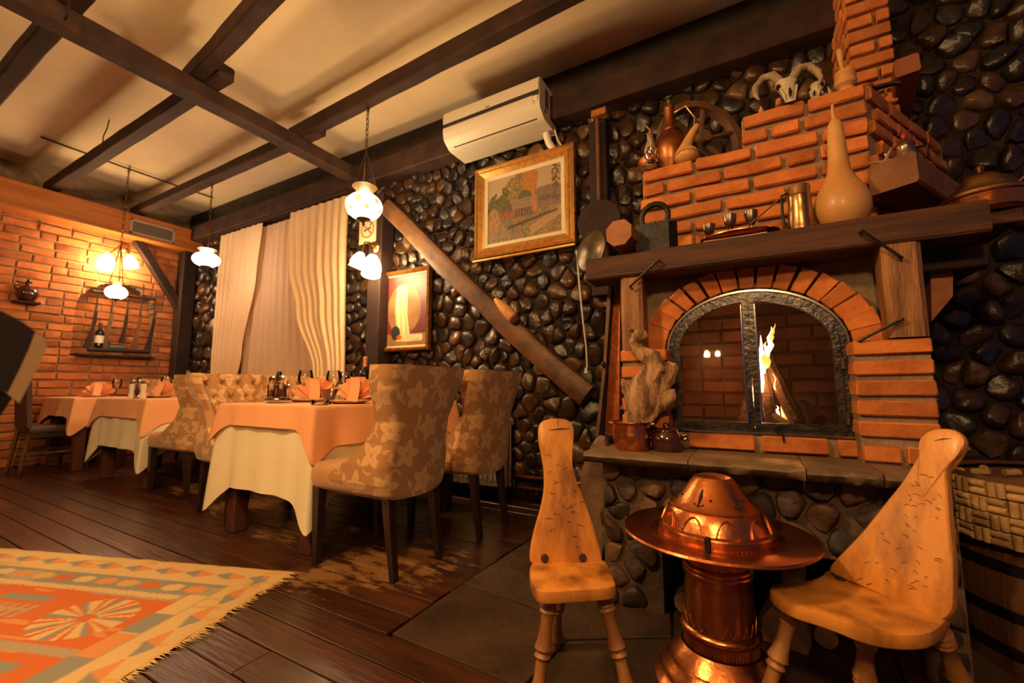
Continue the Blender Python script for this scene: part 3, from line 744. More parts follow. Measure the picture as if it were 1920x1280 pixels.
def painting(label, x0, x1, z0, z1, yb, fn, fw, matw, fmat, n=110):
    t = thing('framed_painting', label, 'painting', ((x0+x1)/2, yb, z0))
    pr_ = [(0,0),(0,.045),(fw*.25,.055),(fw*.4,.042),(fw*.55,.05),(fw*.8,.034),(fw,.026),(fw,.0)]
    rect_frame(x0, x1, z0, z1, yb, pr_, 'frame', t, fmat)
    i = fw-.004
    if matw: rect_frame(x0+i, x1-i, z0+i, z1-i, yb, [(0,0),(0,.024),(matw,.018),(matw,0)], 'inner_mat', t, m_linen); i += matw-.003
    nv = int(n*(z1-z0)/(x1-x0))
    g = grid(n, nv, lambda u, v: (x0+i+(x1-x0-2*i)*u, yb-.012, z0+i+(z1-z0-2*i)*v))
    me = mesh('canvas', g, None); pattern_uv(me, [fn(a/(n-1), b/(nv-1)) for b in range(nv) for a in range(n)])
    mk('canvas', me, m_paint, t, world=True)
    return t
pt = painting('gilt-framed village landscape with haystack and autumn trees hung below the air conditioner', -1.99, -1.09, 1.93, 2.715, 2.93, land, .085, .035, m_gold, 170)
mk('lower_gilt_rod', box(-2.0, -1.08, 2.865, 2.89, 1.895, 1.915, .005), m_gold, pt, world=True)
painting('thin-framed still life of a white draped cloth on an oval ground', -3.12, -2.47, 1.19, 1.95, 2.92, still, .04, .012, m_gold_d, 90)
# cord from the painting to a socket
one('power_cable', tube([at(1081,470,Y=2.9), at(1087,540,Y=2.9), at(1093,600,Y=2.9), at(1099,650,Y=2.9), at(1101,690,Y=2.9)], .006, 6), m_white_pl, 'thin white cord running down the stone wall beside the landscape painting', 'cord')
p = at(1101,705,Y=2.9)
t = thing('power_plug', 'small black plug and socket at the end of the white cord', 'plug', (p.x,p.y,p.z-.05))
mk('socket', cbox((0,.0,.02),(.09,.05,.10),.012,2), m_black_pl, t); mk('plug_neck', tube([(0,-.02,.07),(0,-.02,.11)], [.014,.009], 10), m_white_pl, t)

# ---- no-smoking sign
x0, x1, z0, z1 = -3.29, -3.06, 2.245, 2.49
t = thing('no_smoking_sign', 'square paper no smoking sign pinned on the post behind the beaded lamp', 'sign', ((x0+x1)/2, 2.78, z0))
ys = 2.782
mk('sign_board', box(x0, x1, ys, ys+.006, z0, z1), M('sign_paper', (.62,.46,.28), None, .8), t, world=True)
cx, cz = (x0+x1)/2, (z0+z1)/2+.015; m_red = M('sign_red', (.38,.08,.045), None, .7); m_ink = M('sign_ink', (.03,.025,.03), None, .7)
mk('ring', X(lathe([(.078,0),(.088,0),(.088,.003),(.078,.003)], 36), Matrix.Translation((cx,ys,cz)) @ Matrix.Rotation(PI/2,4,'X')), m_red, t, world=True)
mk('cigarette', mv(box(-.05,.05,-.003,0,-.007,.007), cx, ys, cz, ry=-.25), m_ink, t, world=True)
mk('smoke_mark', tube([(cx+.035,ys-.002,cz+.03),(cx+.05,ys-.002,cz+.045),(cx+.04,ys-.002,cz+.06)], .004, 6), m_ink, t, world=True)
mk('slash', mv(box(-.085,.085,-.0045,-.001,-.005,.005), cx, ys, cz, ry=.75), m_red, t, world=True)

# ---- air conditioner
ay = 2.62
A = at(832,212,Y=ay); B = at(1011,140,Y=ay); C_ = at(1011,212,Y=ay)
ax0, ax1, az1 = A.x, B.x, (A.z+B.z)/2-.0
az0 = az1-.30
t = thing('air_conditioner', 'white wall-mounted air conditioner above the landscape painting', 'air conditioner', ((ax0+ax1)/2, 2.8, az0))
prof = [(2.93,az1),(ay+.02,az1),(ay+.004,az1-.01),(ay,az1-.03),(ay,az1-.225),(ay+.014,az1-.25),(ay+.075,az0+.006),(ay+.10,az0),(2.93,az0)]
mk('body', prism(prof, ax0, ax1, 'x'), m_white_pl, t, world=True)
mk('front_panel', prism([(ay-.004,az1-.022),(ay-.012,az1-.06),(ay-.012,az1-.115),(ay-.004,az1-.115)], ax0+.004, ax1-.004, 'x'), m_white_pl, t, world=True)
mk('dark_stripe', box(ax0+.004, ax1-.004, ay-.009, ay+.01, az1-.150, az1-.116), M('ac_stripe', (.03,.022,.025), None, .3), t, world=True)
mk('lower_panel', prism([(ay-.004,az1-.147),(ay-.011,az1-.15),(ay-.011,az1-.20),(ay+.002,az1-.225),(ay+.002,az1-.147)], ax0+.004, ax1-.05, 'x'), m_white_pl, t, world=True)
mk('display_window', box(ax1-.05, ax1-.012, ay-.011, ay+.004, az1-.195, az1-.152, .004), m_white_en, t, world=True)
fl = mk('air_flap', prism([(ay+.004,az1-.232),(ay+.058,az0+.018),(ay+.062,az0+.014),(ay+.01,az1-.238)], ax0+.06, ax1-.05, 'x'), m_white_pl, t, world=True)
mk('outlet_slot', prism([(ay+.060,az0+.020),(ay+.072,az0+.008),(ay+.078,az0+.006),(ay+.064,az0+.012)], ax0+.06, ax1-.05, 'x'), m_black_pl, t, world=True)
mk('badge', box((ax0+ax1)/2-.02, (ax0+ax1)/2+.02, ay-.0135, ay-.010, az1-.108, az1-.100), m_pewter, t, world=True)
mk('side_vent', box(ax1-.002, ax1+.003, ay+.10, ay+.15, az1-.19, az1-.04), M('ac_vent', (.10,.08,.07), None, .6), t, world=True)
mk('green_sticker', X(lathe([(0,0),(.016,0),(.016,.002),(0,.002)], 18), Matrix.Translation((ax1+.001,ay+.10,az1-.225)) @ Matrix.Rotation(PI/2,4,'Y')), M('green_sticker', (.02,.12,.06), None, .5), t, world=True)
pp = [Vector((ax1-.06,2.86,az0)), Vector((ax1-.05,2.89,az0-.07)), Vector((ax1+.0,2.93,az0-.16)), Vector((ax1+.06,2.95,az0-.26))]
mk('duct_pipe', tube(pp, .028, 12), m_white_en, t, world=True)
mk('drain_hose', tube([q+Vector((.075,0,.0)) for q in pp], .006, 6), m_white_en, t, world=True)

# ---- rifle rack in the niche, bottle, jug shelf
t = thing('rifle_rack', 'dark wrought rack of upright rifles standing in the arched brick niche', 'rack', (BX+.03, 2.2, 1.27))
RX = BX+.045
mk('rack_shelf', box(BX-.22, BX+.10, 1.84, 2.58, 1.235, 1.265, .006), m_post, t, world=True)
mk('lower_bar', tube([(RX+.03,1.93,1.315),(RX+.03,2.53,1.325)], .028, 8), m_post, t, world=True)
mk('upper_bar', tube([(RX,1.92,2.03),(RX,2.55,2.04)], .018, 8), m_post, t, world=True)
for k, yy in enumerate((1.955, 2.10, 2.25, 2.39, 2.535)):
    h = (2.1, 2.0, 1.98, 2.22, 2.14)[k]
    barrel = tube([(RX+.01,yy+.012,1.72),(RX+.005,yy+.02,h)], [.011,.007], 8)
    mk('rifle_barrel', barrel, m_iron, t, world=True)
    st = loft([[(RX+.025+dx*w_*.4, yy+off+dy*w_, z) for dx, dy in ((-1,-1),(1,-1),(1,1),(-1,1))] for (z, off, w_) in ((1.33,-.03,.034),(1.42,-.022,.030),(1.52,-.008,.018),(1.58,.0,.016),(1.66,.008,.019),(1.78,.012,.014))])
    mk('rifle_stock', st, m_brace if k % 2 else m_post, t, world=True)
    mk('trigger_guard', tube([(RX+.03,yy-.016,1.56),(RX+.03,yy-.036,1.585),(RX+.03,yy-.03,1.62),(RX+.03,yy-.006,1.63)], .0035, 5), m_iron, t, world=True)
def bottle(name, label, loc, h=.30, r=.038, cap=(.45,.22,.12), group=None, lab=True):
    t = thing(name, label, 'bottle', loc, 0, group)
    mk('bottle_glass', lathe([(0,.004),(r*.8,0),(r,.006),(r,h*.58),(r*.92,h*.64),(r*.5,h*.72),(r*.36,h*.78),(r*.34,h*.95),(r*.40,h*.955),(r*.40,h*.985),(r*.3,h),(0,h)], 20), m_bottle, t)
    mk('capsule', lathe([(r*.37,h*.76),(r*.385,h*.80),(r*.37,h*.95),(r*.43,h*.955),(r*.43,h*.99),(r*.3,h*1.004),(0,h*1.005)], 16), M('capsule', cap, None, .4), t)
    if lab: mk('label', lathe([(r*1.012,h*.18),(r*1.012,h*.48)], 20), m_label, t)
    return t
bottle('wine_bottle', 'dark wine bottle with a white label on the rifle rack shelf', (BX+.06, 2.025, 1.345), .30, .042, (.02,.018,.02))
one('folded_cloth', wob(box(BX+.0, BX+.09, 2.12, 2.27, 1.344, 1.385, .012, 2), .006, 9, 3), M('teal_cloth', (.05,.16,.12), None, .9), 'folded teal cloth lying on the rifle rack', 'cloth')
one('folded_cloth', wob(box(BX+.0, BX+.085, 2.13, 2.25, 1.386, 1.415, .010, 2), .005, 9, 6), M('red_cloth', (.30,.03,.02), None, .9), 'dark red cloth folded on top of the teal one', 'cloth')
sj = at(48,575,X=BX+.07)
one('jug_shelf', wob(box(BX-.01, BX+.14, sj.y-.10, sj.y+.10, 1.775, 1.80, .006), .003, 9), m_post, 'small dark shelf on the brick wall holding the brown jug', 'shelf')
t = thing('brown_jug', 'glossy brown jug on a small shelf on the brick wall', 'jug', (BX+.07, sj.y, 1.80))
mk('body', lathe([(0,.003),(.05,0),(.075,.03),(.092,.08),(.088,.12),(.06,.16),(.028,.175),(.024,.20),(.032,.215),(.022,.213),(.018,.18)], 24), m_glaze, t, smooth=60)
mk('handle', tube([(0,-.03,.20),(0,-.085,.21),(0,-.10,.16),(0,-.085,.12)], .009, 8), m_glaze, t)
mk('stopper', mv(ball(.020, 10, 8), 0,0,.232), m_glaze, t)
# radiator
t = thing('radiator', 'white panel radiator on the stone wall behind the far chair', 'radiator', (-2.2, 2.87, .11))
mk('panel', box(-2.75, -1.63, 2.80, 2.82, .11, .60, .008), m_white_en, t, world=True)
mk('back_panel', box(-2.75, -1.63, 2.87, 2.89, .11, .60, .008), m_white_en, t, world=True)
rb_ = mesh('rib', box(-.012,.012,-.008,.006,0,.40,.004), None); rb_.materials.append(m_white_en)
for k in range(24): mk('rib', rb_, None, t, (-.5+k*.045, -.068, .045))
mk('top_grille', box(-2.75, -1.63, 2.80, 2.89, .598, .612, .004), m_white_en, t, world=True)
mk('valve', mv(lathe([(0,0),(.018,0),(.02,.03),(.014,.05),(0,.05)],14), -1.60, 2.87, .12), m_black_pl, t, world=True)
# ================================================================== DINING: tables, cloths, chairs, tableware, rug
def cloth_geo(x0, x1, y0, y1, zt, drops, cdrop, flare, fold, seed, corner_out=.05, cs=.09):
    """drops: overhang for sides front(y0), right(x1), back(y1), left(x0)"""
    per = []
    def seg(a, b, n, side):
        for i in range(n): per.append((a[0]+(b[0]-a[0])*i/n, a[1]+(b[1]-a[1])*i/n, side))
    nx, ny = 44, 56
    seg((x0,y0),(x1,y0),nx,0); seg((x1,y0),(x1,y1),ny,1); seg((x1,y1),(x0,y1),nx,2); seg((x0,y1),(x0,y0),ny,3)
    cor = [(x0,y0),(x1,y0),(x1,y1),(x0,y1)]; cx, cy_ = (x0+x1)/2, (y0+y1)/2
    nrm = [(0,-1),(1,0),(0,1),(-1,0)]; n = len(per); rings = []
    K = 12
    # smooth drop around the loop
    dr = np.array([drops[s] for *_, s in per], float)
    for _ in range(6): dr = (np.roll(dr,1)+dr*2+np.roll(dr,-1))/4
    rings.append([(cx+(p[0]-cx)*.985, cy_+(p[1]-cy_)*.985, zt) for p in per])
    for k in range(K+1):
        f = k/K; ring = []
        for i, (px_, py_, s) in enumerate(per):
            dmin, ci = min((math.hypot(px_-c[0], py_-c[1]), j) for j, c in enumerate(cor))
            cf = math.exp(-(dmin/.085)**2); cw = math.exp(-(dmin/cs)**2)
            ddir = Vector((cor[ci][0]-cx, cor[ci][1]-cy_, 0)).normalized(); dx = (1 if ddir.x > 0 else -1)*.707; dy = (1 if ddir.y > 0 else -1)*.707
            nx_, ny_ = nrm[s]
            wv = math.sin(i*.55+seed)*.6+noise.noise(Vector((i*.13, seed, f*.8)))*1.2
            o = .004+(flare*f + fold*f*wv*(1-cf)*(1-.3*cw))
            tw = cf*corner_out*f
            # the cloth folds in beside the corner cone
            dip = math.exp(-((dmin-.13)/.05)**2)*.018*f
            z = zt - (dr[i] + cdrop*cw*.8*f)*f - .004
            if k == 0: z = zt-.003; o = .004
            ring.append((px_+nx_*(o*(1-cf)-dip)+dx*(tw+cf*.01), py_+ny_*(o*(1-cf)-dip)+dy*(tw+cf*.01), z))
        rings.append(ring)
    V = [q for g in rings for q in g]; Fc = []
    for a in range(len(rings)-1):
        for i in range(n):
            j = (i+1) % n; Fc.append([a*n+i, a*n+j, (a+1)*n+j, (a+1)*n+i])
    V.append((cx, cy_, zt)); Fc += [[i, (i+1) % n, len(V)-1] for i in range(n)]
    return V, Fc
def table(label, x0, x1, y0, y1, zt=.745, ls=.085, inset=.035):
    t = thing('dining_table', label, 'table', ((x0+x1)/2, (y0+y1)/2, 0), 0, 'dining tables by the window wall')
    mk('tabletop', box(x0, x1, y0, y1, zt-.035, zt, .006), m_tleg, t, world=True)
    mk('apron', box(x0+.06, x1-.06, y0+.06, y1-.06, zt-.11, zt-.036), m_tleg, t, world=True)
    lg = mesh('leg', box(-ls/2, ls/2, -ls/2, ls/2, 0, zt-.036, .006), None); lg.materials.append(m_tleg)
    cx, cy_ = (x0+x1)/2, (y0+y1)/2
    for sx in (-1, 1):
        for sy in (-1, 1): mk('leg', lg, None, t, (sx*((x1-x0)/2-inset-ls/2), sy*((y1-y0)/2-inset-ls/2), 0))
    return t
TZ = .752
T1 = (-2.83,-1.97,1.43,2.60); T2 = (-5.50,-4.48,1.66,2.62); T3 = (-6.92,-6.06,1.64,2.14)
table('dark wooden table under white and peach cloths nearest the fireplace', *T1)
table('dark wooden table under white and peach cloths in the middle of the row', *T2)
table('dark wooden table with only a peach cloth by the brick wall', *T3)
def cloth(name, label, T, zt, drops, cdrop, flare, fold, seed, mat, co=.05, grow=.004):
    one(name, cloth_geo(T[0]-grow, T[1]+grow, T[2]-grow, T[3]+grow, zt, drops, cdrop, flare, fold, seed, co, .075 if zt > TZ+.003 else .095), mat, label, 'tablecloth', 'tablecloths', smooth=180)
cloth('white_tablecloth', 'long cream tablecloth on the table nearest the fireplace', T1, TZ, (.46,.44,.44,.46), .20, .025, .010, 1.0, m_white_c, .06)
cloth('peach_tablecloth', 'peach overlay cloth on the table nearest the fireplace', T1, TZ+.006, (.115,.205,.15,.12), .13, .03, .006, 2.0, m_orange_c, .05, .010)
cloth('white_tablecloth', 'long cream tablecloth on the middle table', T2, TZ, (.42,.42,.42,.42), .22, .03, .012, 4.0, m_white_c, .06)
cloth('peach_tablecloth', 'peach overlay cloth on the middle table', T2, TZ+.006, (.16,.20,.15,.16), .15, .03, .008, 5.0, m_orange_c, .06, .010)
cloth('peach_tablecloth', 'peach cloth with hanging corners on the table by the brick wall', T3, TZ+.002, (.19,.25,.2,.2), .17, .03, .010, 7.0, m_orange_c, .06)

# ---- upholstered chairs
WT = [(.345,.175),(.37,.215),(.42,.236),(.5,.235),(.60,.214),(.70,.212),(.78,.240),(.84,.268),(.90,.282),(.955,.286)]
AT = [(.345,.30),(.40,.33),(.45,.29),(.52,.185),(.60,.105),(.70,.062),(.78,.066),(.86,.072),(.955,.076)]
def tab(t, z):
    for (a, va), (b, vb) in zip(t, t[1:]):
        if z <= b: k = (z-a)/(b-a); return va+(vb-va)*k
    return t[-1][1]
random.seed(17)
FLOW = []
for j_, z_ in enumerate((.40,.535,.67,.805,.935)):
    for i_ in range(-3, 4): FLOW.append((i_*.20+(.10 if j_ % 2 else 0)+random.uniform(-.018,.018), z_+random.uniform(-.015,.015), random.uniform(0, 6.28), random.choice((4,5,5))))
VINES, LEAF = [], []
for k_, (fx, fz, a0, _) in enumerate(FLOW):
    sgn = 1 if k_ % 2 else -1; pts = []
    for k in range(30):
        q = k/29; a = a0+sgn*q*4.2; rr = .045+.055*q; pts.append((fx+.055*math.cos(a0)+rr*math.cos(a)*.75, fz+.055*math.sin(a0)*.8+rr*math.sin(a)*.75))
    VINES.append(pts)
    for k in (12, 21, 28):
        (x0, z0), (x1, z1) = pts[k-1], pts[k]; a = math.atan2(z1-z0, x1-x0)+(.9 if k % 2 else -.9); LEAF.append((x0+.022*math.cos(a), z0+.022*math.sin(a), a))
VP_ = np.array([p for v in VINES for p in v]); LF = np.array(LEAF); FL = np.array([f[:2] for f in FLOW])
def floral(u, z):
    """1 where the woven motif shows"""
    d = FL-np.array((u, z)); k = int(np.argmin((d**2).sum(1))); dx, dz = u-FL[k,0], z-FL[k,1]; r = math.hypot(dx, dz)
    if r < .072:
        n = FLOW[k][3]; a = math.atan2(dz, dx)+FLOW[k][2]; s = (a % (2*PI/n))-PI/n
        if r < .008: return .25
        wd = .0225*math.sin(PI*min(1, (r/.072)**.9))**.85
        if abs(s)*r < wd: return .45 if abs(s)*r < .0022 and r < .045 else 1
        return 0
    q = LF[:, :2]-np.array((u, z)); k = int(np.argmin((q**2).sum(1)))
    if (q[k]**2).sum() < .0010:
        a = LF[k,2]; x = -q[k,0]*math.cos(a)-q[k,1]*math.sin(a); y_ = q[k,0]*math.sin(a)-q[k,1]*math.cos(a)
        if abs(x) < .028 and abs(y_) < .0105*(1-(x/.028)**2): return .95
    if ((VP_-np.array((u, z)))**2).sum(1).min() < .0058**2: return .85
    return 0
def chair_back():
    nz, na, nb = 130, 40, 110
    rings, cols = [], []
    for j in range(nz):
        z = .345+(.955-.345)*j/(nz-1); wv = tab(WT, z); a = tab(AT, z); lean = .0+.085*max(0, (z-.42)/.53)**1.3
        if z < .40: pass
        r = .06; yb = .235+lean; path = []
        for i in range(na): path.append((-wv, yb-r-a*(1-i/na)))
        for i in range(6): q = PI/2*i/6; path.append((-wv+r-r*math.cos(q), yb-r+r*math.sin(q)))
        for i in range(nb+1): k = i/nb; path.append((-wv+r+(2*wv-2*r)*k, yb+.018*math.sin(PI*k)))
        path += [(-x, y_) for x, y_ in path[:na+6][::-1]]
        th = .058; inner = []
        n = len(path)
        for i, (x, y_) in enumerate(path):
            s = -1 if x < 0 else 1
            if i < na+3: q = (x+th, min(y_, yb-th))
            elif i >= n-na-3: q = (x-th, min(y_, yb-th))
            else: q = (max(-wv+th, min(wv-th, x)), yb-th+.012*math.sin(PI*max(0, min(1, (x+wv)/(2*wv)))))
            inner.append(q)
        # button tufting of the inside
        inn2 = []
        for i, (x, y_) in enumerate(inner):
            tuft = 0
            if z > .55 and na <= i < n-na:
                rr = (z-.58)/.10; c = int(round(rr)); best = 9
                for c in (int(math.floor(rr)), int(math.floor(rr))+1):
                    off = .055 if c % 2 else 0
                    kx = round((x-off)/.11)*.11+off; best = min(best, math.hypot(x-kx, (z-(.58+c*.10))))
                tuft = .024*math.exp(-(best/.022)**2) + .010*(1-min(1, abs(((x/.11+(z-.58)/.2) % 1)-.0)*8)) + .010*(1-min(1, abs(((x/.11-(z-.58)/.2) % 1)-.0)*8))
            inn2.append((x, y_+min(.035, tuft)))
        tip_l = ((path[0][0]+inner[0][0])/2, path[0][1]-.016); tip_r = ((path[-1][0]+inner[-1][0])/2, path[-1][1]-.016)
        loop = path+[tip_r]+inn2[::-1]+[tip_l]
        rings.append([(x, y_, z) for x, y_ in loop])
        s = 0; cum = [0]
        for i in range(1, n): s += math.hypot(path[i][0]-path[i-1][0], path[i][1]-path[i-1][1]); cum.append(s)
        us = [c-s/2 for c in cum]; us = us+[us[-1]]+us[::-1]+[us[0]]
        cols += [(u_, z) for u_ in us]
    g = loft(rings)
    # soften the upper rim
    me = mesh('backrest', g, 60)
    base = np.array((.46,.235,.088)); mot = np.array((.72,.44,.20))
    out = []
    for (u_, z) in cols:
        f = floral(u_, z); out.append(tuple(base*(1-f)+mot*f))
    pattern_uv(me, out)
    return me
m_floral = attr_mat('floral_velvet', .8, .35, .15, 220)
def rounded_seat():
    g = box(-.235,.235,-.29,.20,.355,.485,.05,4)
    V = [(x*(1-.06*max(0,(y_+.05)/.25)), y_, z+(.022*(1-(x/.235)**2)*(1-((y_+.045)/.245)**2) if z > .45 else 0)) for x, y_, z in g[0]]
    return V, g[1]
chair = thing('dining_chair', '', 'chair', (0,0,0), 0, 'upholstered dining chairs')
mk('backrest', chair_back(), m_floral, chair)
mk('seat', rounded_seat(), m_seat, chair, smooth=60)
fl_ = loft([[(a*s, b*s, z) for a, b in ((-1,-1),(1,-1),(1,1),(-1,1))] for z, s in ((0,.015),(.37,.024))])
lgf = mesh('leg', fl_, None); lgf.materials.append(m_chairleg)
lgr = mesh('leg', loft([[(a*s, b*s+yo, z) for a, b in ((-1,-1),(1,-1),(1,1),(-1,1))] for z, s, yo in ((0,.014,.05),(.2,.019,.02),(.37,.024,0))]), None); lgr.materials.append(m_chairleg)
for s in (-1, 1): mk('leg', lgf, None, chair, (s*.195,-.235,0)); mk('leg', lgr, None, chair, (s*.155,.19,0))
chair.location = (-1.665,1.625,0); chair.rotation_euler = (0,0,-PI/2); chair['label'] = 'floral upholstered chair in front, nearest of the pair right of the first table'
cl = [((-1.65,2.27), -PI/2+.03, 'floral upholstered chair right of the first table, farther one of the pair by the radiator'),
      ((-3.13,1.74), PI/2-.03, 'floral tufted chair left of the first table, nearer to the camera'),
      ((-3.14,2.36), PI/2+.02, 'floral tufted chair left of the first table, next to the curtains'),
      ((-4.15,1.89), -PI/2+.05, 'floral upholstered chair right of the middle table with its seat showing'),
      ((-4.14,2.51), -PI/2, 'floral upholstered chair right of the middle table close to the curtains'),
      ((-5.80,2.40), PI/2, 'floral chair left of the middle table, in front of the corner post')]
for p, rz, lab in cl: dup(chair, (*p, 0), rz, lab)
# plain dark wooden chair by the brick wall
m_dkl = M('dark_brown_leather', (.05,.025,.018), (.08,.042,.028), .5, scale=8)
t = thing('wooden_chair', 'plain dark brown chair with thin wooden legs against the brick wall', 'chair', (-6.46,1.60,0), PI)
mk('seat', box(-.22,.22,-.24,.22,.40,.47,.02,2), m_dkl, t); mk('seat_rail', box(-.21,.21,-.23,.21,.355,.40), m_chairleg, t)
mk('backrest', prism([(.20,.46),(.235,.46),(.275,.92),(.24,.92)], -.21, .21, 'x'), m_dkl, t)
for s in (-1,1):
    mk('leg', tube([(s*.2,-.22,.36),(s*.2,-.23,0)], [.020,.015], 4), m_brace, t); mk('leg', tube([(s*.2,.21,.40),(s*.2,.25,0)], [.020,.015], 4), m_brace, t)
    mk('side_stretcher', box(s*.2-.01,s*.2+.01,-.21,.22,.19,.215), m_brace, t)
mk('front_stretcher', box(-.2,.2,-.235,-.215,.26,.285), m_brace, t)

# ---- tableware
def goblet(label, loc, h=.20, r=.042, group='wine glasses'):
    t = thing('wine_glass', label, 'glass', loc, 0, group)
    mk('bowl', lathe([(.006,h*.45),(.02,h*.46),(r*.85,h*.58),(r,h*.72),(r*.9,h*.88),(r*.78,h),(r*.75,h),(r*.87,h*.88),(r*.97,h*.72),(r*.8,h*.59),(.016,h*.475)], 20), m_glass, t, smooth=60)
    mk('stem', lathe([(.0045,.006),(.004,h*.3),(.006,h*.455)], 10), m_glass, t, smooth=60)
    mk('foot', lathe([(0,0),(r*.85,0),(r*.84,.004),(.006,.008),(0,.008)], 20), m_glass, t)
    return t
def napkin(label, loc, rz, s=1.0):
    """pleated fan propped up by a folded tail"""
    n = 13; V, Fc = [], []
    for i in range(n):
        a = math.radians(12+150*i/(n-1)); off = .020*(1 if i % 2 else -1); r_ = .14-.02*abs(i-4)/8
        for k in (.12,.45,.75,1.0): V.append((r_*k*math.cos(a)*1.1+.02, off*(.2+.8*k)+.025*k, .004+r_*k*.95*math.sin(a)))
    for i in range(n-1):
        for k in range(3): Fc.append([4*i+k, 4*i+4+k, 4*i+5+k, 4*i+1+k])
    m = 7; k0 = len(V)
    for i in range(m):
        q = i/(m-1); V.append((.0+.055*q, .0-.085*q**1.4, .128*(1-q)**.8+.004)); V.append((.055+.055*q, .005-.075*q**1.4, .118*(1-q)**.9+.004))
    for i in range(m-1): Fc.append([k0+2*i, k0+2*i+1, k0+2*i+3, k0+2*i+2])
    V = [(x*s,y_*s,z*s) for x,y_,z in V]
    o = one('folded_napkin', (V, Fc), m_napkin, label, 'napkin', 'fan-folded napkins', loc=loc, rot=(0,0,rz), smooth=None)
    md = o.modifiers.new('thick', 'SOLIDIFY'); md.thickness = .003
    return o
def plate(label, loc, r=.135):
    return one('plate', lathe([(0,.004),(r*.6,.003),(r*.62,0),(r*.66,.002),(r,.016),(r,.019),(r*.66,.008),(0,.007)], 32), m_plate, label, 'plate', 'plates with napkins', loc=loc)
m_oil = M('oil', (.30,.14,.02), None, .1); m_vin = M('vinegar', (.18,.05,.015), None, .1)
def cruet(label, loc, rz):
    t = thing('cruet_set', label, 'cruet set', loc, rz, 'cruet sets')
    mk('tray', box(-.075,.075,-.045,.045,0,.030,.014,2), m_steel, t)
    mk('handle_post', tube([(0,0,.03),(0,0,.17)], .010, 10), m_steel, t); mk('handle_grip', tube([(0,0,.135),(0,0,.175),(0,0,.195)], [.016,.017,.012], 14), m_black_pl, t)
    for sx, m_ in ((-1,m_oil),(1,m_vin)):
        b = mk('cruet_bottle', mv(lathe([(0,.0),(.021,0),(.022,.01),(.022,.075),(.015,.092),(.010,.10)], 16), sx*.042, -.018, .032), m_glass, t, smooth=60)
        mk('contents', mv(lathe([(0,.004),(.019,.004),(.019,.05),(0,.05)], 14), sx*.042, -.018, .032), m_, t)
        mk('steel_spout', mv(lathe([(.014,.092),(.018,.098),(.018,.125),(.006,.138),(0,.14)], 16), sx*.042, -.018, .032), m_steel, t)
        mk('shaker', mv(lathe([(0,0),(.017,0),(.017,.045),(.018,.048),(.018,.075),(.010,.083),(0,.084)], 16), sx*.05, .024, .032), m_steel, t)
    return t
zt1 = TZ+.008
cp = at(521,750,Y=1.62); cruet('steel cruet set with oil and vinegar on the first table', (cp.x, 1.62, zt1), .1)
P1 = [((-2.13,1.78),'peach fan-folded napkin on the near right plate of the first table','peach plate under the near right napkin of the first table',.15),
      ((-2.62,1.85),'peach napkin standing behind the cruet set on the first table','peach plate behind the cruet set on the first table',.4),
      ((-2.14,2.36),'peach napkin at the window end of the first table beside the bottle','peach plate at the window end of the first table',.1)]
for (xy, a, b, rz) in P1: plate(b, (*xy, zt1)); napkin(a, (*xy, zt1+.008), rz, 1.15)
for px_, yy, lab in ((572,1.88,'wine glass just right of the cruet set'), (625,2.02,'large round wine glass behind the near right napkin'), (560,2.25,'wine glass in front of the sheer curtain at the far end of the first table')):
    q = at(px_,725,Y=yy); goblet(lab, (max(q.x,-2.74), yy, zt1), .215, .052)
q = at(601,735,Y=1.60)
t = thing('napkin_holder', 'small grey glass napkin holder in the middle of the first table', 'holder', (q.x, 1.66, zt1), .3)
mk('holder_cone', lathe([(0,.0),(.012,.0),(.02,.012),(.030,.03),(.045,.07),(.050,.085),(.046,.085),(.028,.034),(0,.02)], 20), glass_mat('smoked_glass', (.62,.58,.52), .12), t, smooth=60)
mk('holder_foot', lathe([(0,0),(.034,0),(.034,.006),(.01,.010),(0,.010)], 20), m_glass, t)
t = thing('ashtray', 'small cut glass ashtray at the near corner of the first table', 'ashtray', (at(600,757,Y=1.52).x, 1.52, zt1))
mk('bowl', lathe([(0,.004),(.04,0),(.046,.004),(.048,.024),(.044,.026),(.038,.010),(0,.009)], 16), m_glass, t)
mk('notch_rim', lathe([(.044,.024),(.05,.024),(.05,.028),(.044,.028)], 12), m_glass, t)
t = thing('menu_card', 'dark folded menu card standing near the window end of the first table', 'menu', (-2.66, 2.46, zt1), .4)
mk('front_leaf', mv(box(-.06,.06,-.002,.002,0,.17), rx=.25), m_black_pl, t); mk('back_leaf', mv(box(-.06,.06,-.002,.002,0,.17), 0, -.085, 0, rx=-.25), m_tleg, t)
q = at(684,700,Y=2.30)
bottle('wine_bottle', 'dark wine bottle with a cream label on the first table behind the front chair', (q.x, 2.30, zt1), .33, .04, (.70,.32,.16))
# middle and far tables
zt2 = zt1
q = at(258,735,Y=1.75); cruet('steel cruet set on the middle table', (q.x, 1.75, zt2), .2)
for px_, yy, a, b in ((297,1.95,'peach napkin on the middle table beside the cruet set','peach plate on the middle table near the cruet set'),):
    q = at(px_,740,Y=yy); plate(b, (q.x,yy,zt2)); napkin(a, (q.x,yy,zt2+.008), .2, 1.15)
for px_, yy, lab in ((306,2.1,'wine glass on the middle table by the napkin'),(292,2.3,'wine glass at the curtain end of the middle table')):
    q = at(px_,725,Y=yy); goblet(lab, (max(q.x,-5.30),yy,zt2), .21, .05)
def pepper(label, loc):
    t = thing('pepper_mill', label, 'mill', loc, 0, 'cream shakers beside the cruet set')
    mk('mill_body', lathe([(0,0),(.024,0),(.026,.03),(.018,.06),(.024,.10),(.020,.13)], 16), m_label, t, smooth=60); mk('mill_top', mv(lathe([(0,.128),(.021,.13),(.022,.145),(.012,.158),(0,.16)], 16)), m_steel, t)
